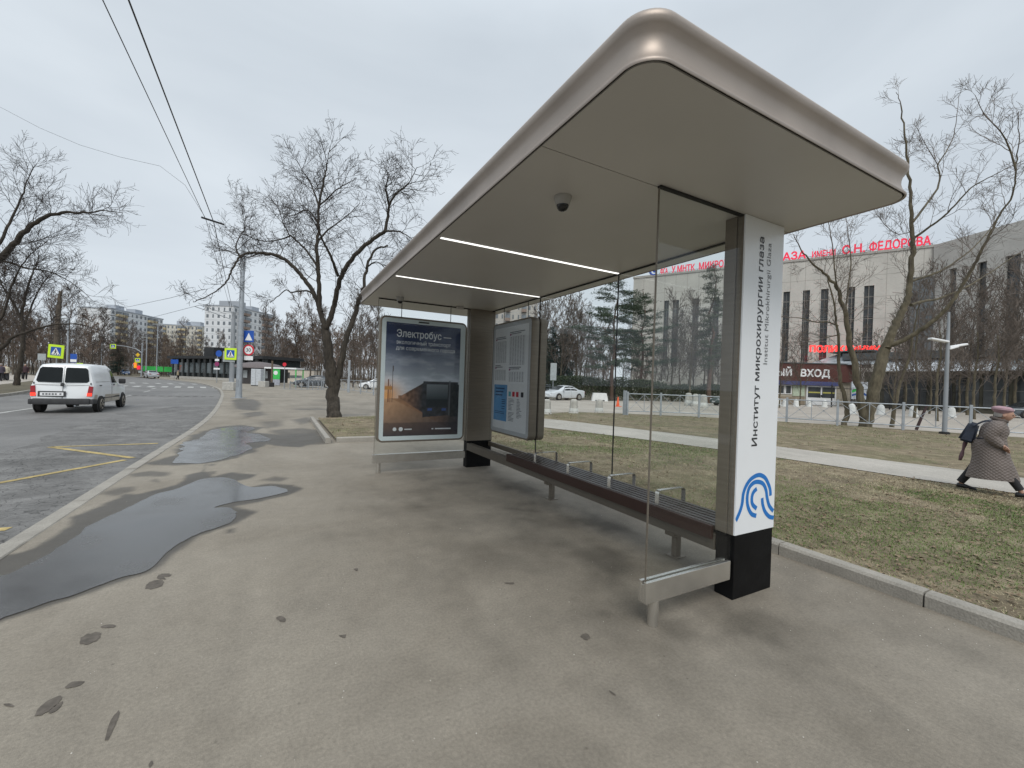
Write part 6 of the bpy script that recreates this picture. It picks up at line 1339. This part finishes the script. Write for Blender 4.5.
SED=dict(type='car',wheels=(.95,3.72),wr=.33,st=[(0,.35,.90,.94,.70,.74,.60,0),(.10,.24,.95,1.00,.84,.84,.66,0),(.75,.20,.97,1.06,.89,.89,.66,0),(1.65,.20,.95,1.43,.89,.89,.60,0),(2.3,.20,.94,1.47,.89,.89,.60,0),(2.75,.20,.93,1.40,.89,.89,.60,0),(3.65,.20,.88,.96,.89,.87,.66,0),(4.45,.24,.72,.80,.84,.82,.62,0),(4.68,.30,.55,.62,.70,.66,.5,0)],
  side=[('side_window',[(1.15,.98),(2.05,.98),(2.05,1.36),(1.68,1.36)],carglass),('side_window',[(2.10,.98),(3.15,.95),(2.72,1.33),(2.10,1.38)],carglass),('door_seam',[(2.06,.30),(2.075,.30),(2.075,.95),(2.06,.95)],plastic),('door_seam',[(3.10,.30),(3.115,.30),(3.115,.9),(3.10,.9)],plastic)],extra=[sedan_extra])
def screens(t,body,Y,sec,fx=(2.79,3.58),rx=(.85,1.60)):
    for (xa,xb),nm in ((fx,'windscreen'),(rx,'rear_window')):
        b=MB(); vs=[]
        for x in (xa,xb):
            zr=sec(x)[2]+.03; w=sec(x)[5]*.9
            vs+=[(x,-w,zr-.012),(x,0,zr),(x,w,zr-.012)]
        b.add(vs,[(0,1,4,3),(1,2,5,4)]); b.build(nm,carglass,t)
SED['extra'].append(screens)
def place_car(label,px,d,rz,paint,s=1.0,name='parked_car',group=None):
    p=at(px,d); t=vehicle(name,label,(0,0,0),0,SED,paint,group=group)
    t.rotation_euler.z=rz; t.scale=(s,)*3; M=Matrix.Rotation(rz,3,'Z'); t.location=p-M@Vector((2.3*s,0,0)); return t
# forward direction angles: view direction is (sin yaw, cos yaw); car nose to the left and slightly toward us
base_ang=math.atan2(-CR.y,-CR.x)   # pointing image-left
place_car('silver-white sedan parked facing left beyond the lawn, seen through the glass',563.5,41.5,base_ang+R_(38),mat('white_silver_paint',(.60,.63,.66),.3,.1,.03,3,coat=.5),.98)
place_car('dark car parked behind the silver sedan beside the timetable board',545,52,base_ang+R_(20),greypaint)
place_car('dark estate car parked behind the bicycle stands left of the lime tree',317,55,base_ang+R_(10),greypaint,1.1)
place_car('white car partly behind the poster box right of the lime tree',379,56,base_ang+R_(5),whitepaint)
place_car('silver car seen from behind at the far end of the road',151.5,84,PI/2+R_(22),silver,1.0,'car')
place_car('small dark blue car waiting at the far crossing',125.5,112,PI/2+R_(200),bluepaint,1.0,'car')
place_car('dark parked car at the far bend right of the silver car',178,118,base_ang,greypaint,1.0)
place_car('dark parked car half cut by the left picture edge',-8,44,PI/2+R_(30),greypaint,1.0)
place_car('pale parked car behind the crossed fence at the clinic drive',672,60,base_ang,silver,.95)
place_car('dark green parked car beside the concrete bollards left of the pillar',734,41,base_ang+R_(10),mat('green_grey_paint',(.07,.10,.10),.4,.1,.1,3),.9)
place_car('dark car at the far right beyond the iron fence',1030,36,base_ang,greypaint,.95)
t=thing('canopy_tent','pale low fabric shelter behind the crossed fence left of the clinic','tent',at(655,52),-_y); MB().prism([(-1.6,0),(-1.6,1.35),(-.9,2.0),(1.4,2.35),(3.2,1.6),(3.2,0)],2.5).build('cover',mat('pale_fabric',(.40,.37,.32),.8,0,.15,1),t); 
for k in range(3): MB().box(-1.2+k*1.5,-.3+k*1.5,-.04,-.002,.3,1.1).build('opening',mat('pale_window',(.20,.20,.19),.6),t)
# ============================================================= PEOPLE
def skin_body(verts,edges,rad,name,m,parent,sub=2,root=0,extra=None):
    me=bpy.data.meshes.new(name); me.from_pydata(verts,edges,[]); o=bpy.data.objects.new(name,me); COL.objects.link(o)
    sk=o.modifiers.new('s','SKIN'); sk.use_smooth_shade=True; sb=o.modifiers.new('u','SUBSURF'); sb.levels=sub; sb.render_levels=sub
    L_=me.skin_vertices[0].data
    for i,r in enumerate(rad): L_[i].radius=(r if hasattr(r,'__len__') else (r,r)); L_[i].use_root=(i==root)
    bpy.context.view_layer.update(); dg=bpy.context.evaluated_depsgraph_get(); n=bpy.data.meshes.new_from_object(o.evaluated_get(dg)); bpy.data.objects.remove(o)
    b=MB(); b.add([v.co.copy() for v in n.vertices],[tuple(p.vertices) for p in n.polygons])
    if extra: extra(b)
    return b.build(name,m,parent,True,180)
def head_mesh(b,c,fwd,s=1.0,tilt=0):   # adds a head with brow, nose, lips, chin and ears; faces +x
    M=Matrix.Translation(c)@Matrix.Rotation(math.atan2(fwd[1],fwd[0]),4,'Z')@Matrix.Rotation(tilt,4,'Y')
    vs=[];n=24;m=18
    for i in range(m+1):
        th=PI*i/m; z=math.cos(th)
        for j in range(n):
            a=2*PI*j/n; x=math.sin(th)*math.cos(a); y=math.sin(th)*math.sin(a)
            X,Y,Z=x*.098,y*.076,z*.118
            if x>0:
                g=lambda yy,zz,wy,wz:math.exp(-((y-yy)/wy)**2-((z-zz)/wz)**2)
                X+=.026*g(0,-.12,.13,.17)*(1 if z<.1 else .6)+.006*g(0,.18,.6,.1)-.012*(g(.38,.05,.17,.12)+g(-.38,.05,.17,.12))+.007*g(0,-.42,.28,.06)-.004*g(0,-.47,.25,.025)+.007*g(0,-.52,.22,.05)+.010*g(0,-.78,.3,.14)
            if z<-.3: Y*=1-.28*(-z-.3); X*=1-.05*(-z-.3)
            vs.append(M@Vector((X*s,Y*s,Z*s)))
    b.add(vs,[(i*n+j,i*n+(j+1)%n,(i+1)*n+(j+1)%n,(i+1)*n+j) for i in range(m) for j in range(n)])
    for sg in (-1,1): b.lathe([(.006,-.006),(.030,-.008),(.034,0),(.026,.007),(.006,.004)],12,M=M@Matrix.Translation((-.008*s,sg*.078*s,-.008*s))@Matrix.Rotation(sg*-PI/2+sg*.3,4,'X')@Matrix.Diagonal((.75*s,1.05*s,s,1)))
    return M
def hand(b,w,d,up,s=1.0,side=1):   # five separate fingers, relaxed curl
    w=Vector(w); d=Vector(d).normalized(); up=Vector(up).normalized(); sd=d.cross(up).normalized()*side
    P=w+d*.09*s; vs=[]
    b.tube([w-d*.01,w+d*.03*s,w+d*.065*s,P],[.024*s,.033*s,.038*s,.030*s],10,True,.55)
    for k,(o,l) in enumerate(((-.03,.068),(-.010,.078),(.011,.072),(.030,.056))):
        a=P+sd*o*s-d*.012*s; q=[a]; dd=d.copy()
        for j in range(3): dd=(dd-up*.38).normalized(); q.append(q[-1]+dd*l*s*(.45,.32,.23)[j])
        b.tube(q,[.0095*s,.009*s,.008*s,.006*s],7)
    a=w+d*.025*s-sd*.032*s; b.tube([a,a+(d-sd*.9).normalized()*.032*s,a+(d-sd*.9).normalized()*.032*s+(d-sd*.1-up*.3).normalized()*.032*s,a+(d-sd*.9).normalized()*.032*s+(d-sd*.1-up*.3).normalized()*.055*s],[.013*s,.011*s,.010*s,.007*s],7)
def loft(rings,n=28,wav=0,seed=0,cap=True):   # rings: (cx,z,rx,ry[,cy])
    R=random.Random(seed); ph=[R.uniform(0,6) for _ in range(4)]; b=MB(); vs=[]
    C=catmull([Vector(r[:3]) for r in rings],4); D=catmull([Vector((r[3],0,0)) for r in rings],4); zmax=max(r[1] for r in rings); zmin=min(r[1] for r in rings)
    for c,d in zip(C,D):
        cx,z,rx=c; ry=d.x; q=max(0,1-(z-zmin)/(zmax-zmin))
        for j in range(n):
            a=2*PI*j/n; f=1+wav*q*(math.sin(3*a+ph[0])+.7*math.sin(5*a+ph[1])+.5*math.sin(8*a+ph[2]+z*6))
            vs.append((cx+rx*f*math.cos(a),ry*f*math.sin(a),z+wav*.3*q*math.sin(2*a+ph[3])))
    k=len(C); b.add(vs,[(i*n+j,i*n+(j+1)%n,(i+1)*n+(j+1)%n,(i+1)*n+j) for i in range(k-1) for j in range(n)]+[tuple(range(n))[::-1],tuple((k-1)*n+j for j in range(n))]); return b
def woman():
    p=(G(965,491,lawn_z)+G(1012,496,lawn_z))/2; hd=math.atan2(-.973,.23)
    t=thing('person','woman in long quilted taupe coat and pink beret striding along the path','person',(p.x+.0,p.y-.02,lawn_z+.014),hd); t.scale=(.92,.86,.90)
    V=[(-.05,0,.80),(-.02,0,.95),(.03,0,1.10),(.045,0,1.20),(.075,0,1.27),(.10,0,1.32),   #0-5 pelvis..head base
       (-.07,.09,.74),(-.19,.09,.42),(-.35,.10,.11),(-.31,.10,.05),(-.21,.10,.04),       #6-10 back leg (left)
       (.03,-.09,.74),(.15,-.10,.44),(.32,-.10,.13),(.35,-.10,.06),(.45,-.10,.06),       #11-15 front leg
       (.05,.12,1.15),(-.03,.21,.98),(.04,.20,.84),                                        #16-18 left arm
       (.05,-.12,1.15),(-.02,-.21,.97),(.11,-.21,.85)]                                    #19-21 right arm
    E_=[(0,1),(1,2),(2,3),(3,4),(4,5),(0,6),(6,7),(7,8),(8,9),(9,10),(0,11),(11,12),(12,13),(13,14),(14,15),(3,16),(16,17),(17,18),(3,19),(19,20),(20,21)]
    rad=[.13,.12,.12,.11,.055,.05,.08,.05,.035,.026,.018,.08,.05,.035,.026,.018,.055,.042,.028,.055,.042,.028]
    def ex(b):
        head_mesh(b,(.135,0,1.36),(1,0),.97,.14); hand(b,(.04,.20,.84),(.3,-.1,-.9),(0,.0,1),1,1); hand(b,(.11,-.21,.85),(.55,.35,-.7),(0,0,1),1,-1)
    body=skin_body(V,E_,rad,'body',skin_m,t,2,0,ex)
    for sg in (-1,1): MB().lathe([(.0115,-.004),(.0115,.004),(.002,.008)],10,M=Matrix.Translation((.219,sg*.028,1.350))@Matrix.Rotation(PI/2,4,'Y')).build('eye',ink,body)
    coat=loft([(.01,.25,.31,.27),(.01,.29,.305,.27),(.01,.45,.265,.255),(-.005,.62,.225,.24),(-.025,.78,.215,.225),(-.03,.88,.20,.215),(.0,.96,.165,.205),(.02,1.05,.17,.21),(.025,1.13,.158,.205),(.03,1.19,.13,.19),(.05,1.235,.11,.145),(.07,1.27,.085,.09),(.075,1.285,.075,.075)],40,.022,3)
    coat.build('coat',coat_m,t,True,60)
    for sg,hx,hy,hz in ((1,.04,.20,.84),(-1,.11,-.21,.85)):
        ex_=V[17] if sg>0 else V[20]; S_=MB().tube(catmull([(.045,sg*.14,1.20),(.03,sg*.20,1.13),(ex_[0],ex_[1]*1.03,ex_[2]+.03),(ex_[0]+.06,ex_[1],ex_[2]-.07),(hx-.02,hy,hz+.005),(hx+.015,hy,hz-.003)],4),[.075,.09,.096,.098,.098,.096,.094,.092,.09,.087,.083,.08,.077,.074,.07,.066,.062,.058,.054,.052,.05][:21],14); S_.build('sleeve',coat_m,t,True,60)
    MB().tube(catmull([Vector((.07+.085*math.cos(a),.088*math.sin(a),1.272-.03*math.cos(a))) for a in [i*2*PI/10 for i in range(11)]],3),.026,8).build('collar',mat('coat_collar',(.10,.08,.07),.8),t,True,80)
    for vs_,nm in ((V[6:9],'trousers'),(V[11:14],'trousers')):
        MB().tube(catmull([Vector(v) for v in vs_],4),[.085,.08,.075,.072,.068,.064,.06,.056,.054][:9],14).build(nm,trouser,t,True,60)
    def shoe(a,yaw,pitch):
        S_=MB(); vs=[]; 
        prof=[(-.075,.022,.06),(-.06,.036,.082),(-.02,.040,.088),(.03,.042,.078),(.08,.046,.062),(.13,.042,.046),(.165,.026,.034),(.175,.010,.02)]
        n=14
        for x,w,h in prof:
            for j in range(n): q=2*PI*j/n; vs.append((x,w*math.cos(q),max(0,.5*h+.5*h*math.sin(q)) if math.sin(q)>0 else .5*h*(1+math.sin(q)*.98)))
        M=Matrix.Translation(a)@Matrix.Rotation(yaw,4,'Z')@Matrix.Rotation(pitch,4,'Y'); k=len(prof)
        S_.add([M@Vector(v) for v in vs],[(i*n+j,i*n+(j+1)%n,(i+1)*n+(j+1)%n,(i+1)*n+j) for i in range(k-1) for j in range(n)]+[tuple(range(n))[::-1],tuple((k-1)*n+j for j in range(n))]); S_.build('shoe',shoe_m,t,True,70)
    shoe((-.325,.10,.006),0,.06); shoe((.345,-.10,.012),0,-.10)
    hr=MB().lathe([(.02,.03),(.078,.02),(.084,-.02),(.078,-.055),(.05,-.075)],20,M=Matrix.Translation((.088,0,1.375))@Matrix.Diagonal((1.0,.92,1,1))); hr.build('hair',hair_m,t,True)
    bt=MB().lathe([(.086,-.045),(.094,-.025),(.122,.0),(.140,.035),(.132,.07),(.10,.095),(.05,.108),(.01,.11)],26,M=Matrix.Translation((.10,0,1.413))@Matrix.Rotation(.12,4,'Y')@Matrix.Diagonal((.93,.88,.82,1))); bt.build('beret',beret,t,True)
    bp=thing('backpack','small dark navy backpack worn on the back of the woman','backpack'); bp.location=t.location; bp.rotation_euler=t.rotation_euler; bp.scale=t.scale
    b=MB(); bm=bmesh.new(); bmesh.ops.create_cube(bm,size=1)
    for v in bm.verts: v.co=Vector((v.co.x*(.21 if v.co.z<0 else .13),v.co.y*(.28 if v.co.z<0 else .20),v.co.z*.36))
    bmesh.ops.bevel(bm,geom=list(bm.edges),offset=.035,segments=3,affect='EDGES'); b.bm(bm,Matrix.Translation((-.255,.02,1.02))@Matrix.Rotation(.28,4,'Y')); b.build('bag',navy,bp,True,60)
    MB().bbox(-.35,-.31,-.07,.11,.90,1.02,.02).build('pocket',navy,bp,True,60); MB().box(-.30,-.24,.105,.155,1.0,1.012).build('zip',sign_w,bp)
    MB().tube(catmull([(-.22,.13,1.13),(-.08,.15,1.235),(.04,.155,1.215),(.10,.185,1.08),(.0,.21,.96),(-.17,.16,.93)],4),.014,6,True,.5).build('strap',navy,bp)
    MB().tube(catmull([(-.22,-.1,1.13),(-.08,-.15,1.235),(.04,-.155,1.215),(.10,-.185,1.08),(.0,-.21,.96),(-.17,-.14,.93)],4),.014,6,True,.5).build('strap',navy,bp)
    sc=thing('cloth_bag','dark mauve cloth bag hanging behind the walking woman at hip height','cloth bag'); sc.location=t.location; sc.rotation_euler=t.rotation_euler; sc.scale=t.scale
    b=MB(); vs=[]; 
    for i in range(9):
        z=.86-.045*i; w=.030+.008*math.sin(i*1.3)
        for j in range(8): a=2*PI*j/8; vs.append((-.30-.008*i+w*.8*math.cos(a),.05+w*math.sin(a)*1.2,z))
    b.add(vs,[(i*8+j,i*8+(j+1)%8,(i+1)*8+(j+1)%8,(i+1)*8+j) for i in range(8) for j in range(8)]+[tuple(range(8))[::-1],tuple(64+j for j in range(8))]); b.build('cloth',mauve,sc,True,80)
woman()
def walker(label,px,d,rz,jm,lm,h=1.7,stride=.25):
    t=thing('person',label,'person',at(px,d,.0),rz); s=h/1.75
    V=[(0,0,.95),(0,0,1.2),(.01,0,1.42),(.02,0,1.52),(0,.1,.90),(.12*stride*4,.1,.5),(.05*stride*4,.1,.08),(.13+.05*stride*4,.1,.04),(0,-.1,.90),(-.02,-.1,.5),(-stride,-.1,.09),(.1-stride,-.1,.04),(0,.19,1.40),(-.05,.24,1.12),(.06,.24,.88),(0,-.19,1.40),(.02,-.24,1.12),(.12,-.24,.90)]
    V=[(x*s,y*s,z*s) for x,y,z in V]
    E_=[(0,1),(1,2),(2,3),(0,4),(4,5),(5,6),(6,7),(0,8),(8,9),(9,10),(10,11),(2,12),(12,13),(13,14),(2,15),(15,16),(16,17)]
    rad=[.13,.13,.12,.055,.09,.065,.045,.035,.09,.065,.045,.035,.06,.045,.03,.06,.045,.03]
    def ex(b): head_mesh(b,(.03*s,0,1.63*s),(1,0),s); hand(b,V[14],(.2,0,-1),(1,0,0),s,1); hand(b,V[17],(.2,0,-1),(1,0,0),s,-1)
    skin_body(V,E_,[r*s for r in rad],'body',skin_m,t,1,0,ex)
    loft([(0,.80*s,.17*s,.21*s),(0,1.0*s,.165*s,.20*s),(0,1.25*s,.165*s,.21*s),(.0,1.42*s,.13*s,.20*s),(.02,1.50*s,.07*s,.08*s)],20,.02,1).build('jacket',jm,t,True,60)
    for a in (12,15): MB().tube(catmull([Vector(V[a]),Vector(V[a+1]),Vector(V[a+2])],3),[.085*s,.08*s,.075*s,.07*s,.065*s,.06*s,.05*s],10).build('sleeve',jm,t,True,60)
    for a in (4,8): MB().tube(catmull([Vector(V[a]),Vector(V[a+1]),Vector(V[a+2])],3),[.115*s,.11*s,.10*s,.09*s,.08*s,.07*s,.06*s],10).build('trouser_leg',lm,t,True,60)
    for a in (6,10): MB().bbox(V[a][0]-.07*s,V[a][0]+.19*s,V[a][1]-.045*s,V[a][1]+.045*s,0,.09*s,.03).build('shoe',shoe_m,t,True)
    MB().lathe([(.02,.11),(.08,.08),(.10,.02),(.09,-.05)],16,(.01*s,0,1.65*s)).build('hair',hair_m,t,True); return t
walker('distant walker in a pale cream jacket on the far left pavement',6,43,R_(120),mat('cream_jacket',(.55,.50,.38),.8),trouser,1.65)
walker('distant walker in a light blue jacket right of the left trunk',21.2,50,R_(-60),mat('pale_blue_jacket',(.25,.42,.47),.8),trouser,1.6)
walker('distant walker in a dark red-brown coat beside the light blue one',25.3,48,R_(-70),mat('maroon_coat',(.05,.025,.03),.8),trouser,1.75)
walker('distant walker in dark coat cut by the left picture edge',1,41,R_(100),mat('plum_coat',(.06,.05,.07),.8),trouser,1.7)
walker('tiny figure in a pale top before the black pavilion',178,78,R_(0),mat('tan_coat',(.35,.30,.20),.8),trouser,1.7)
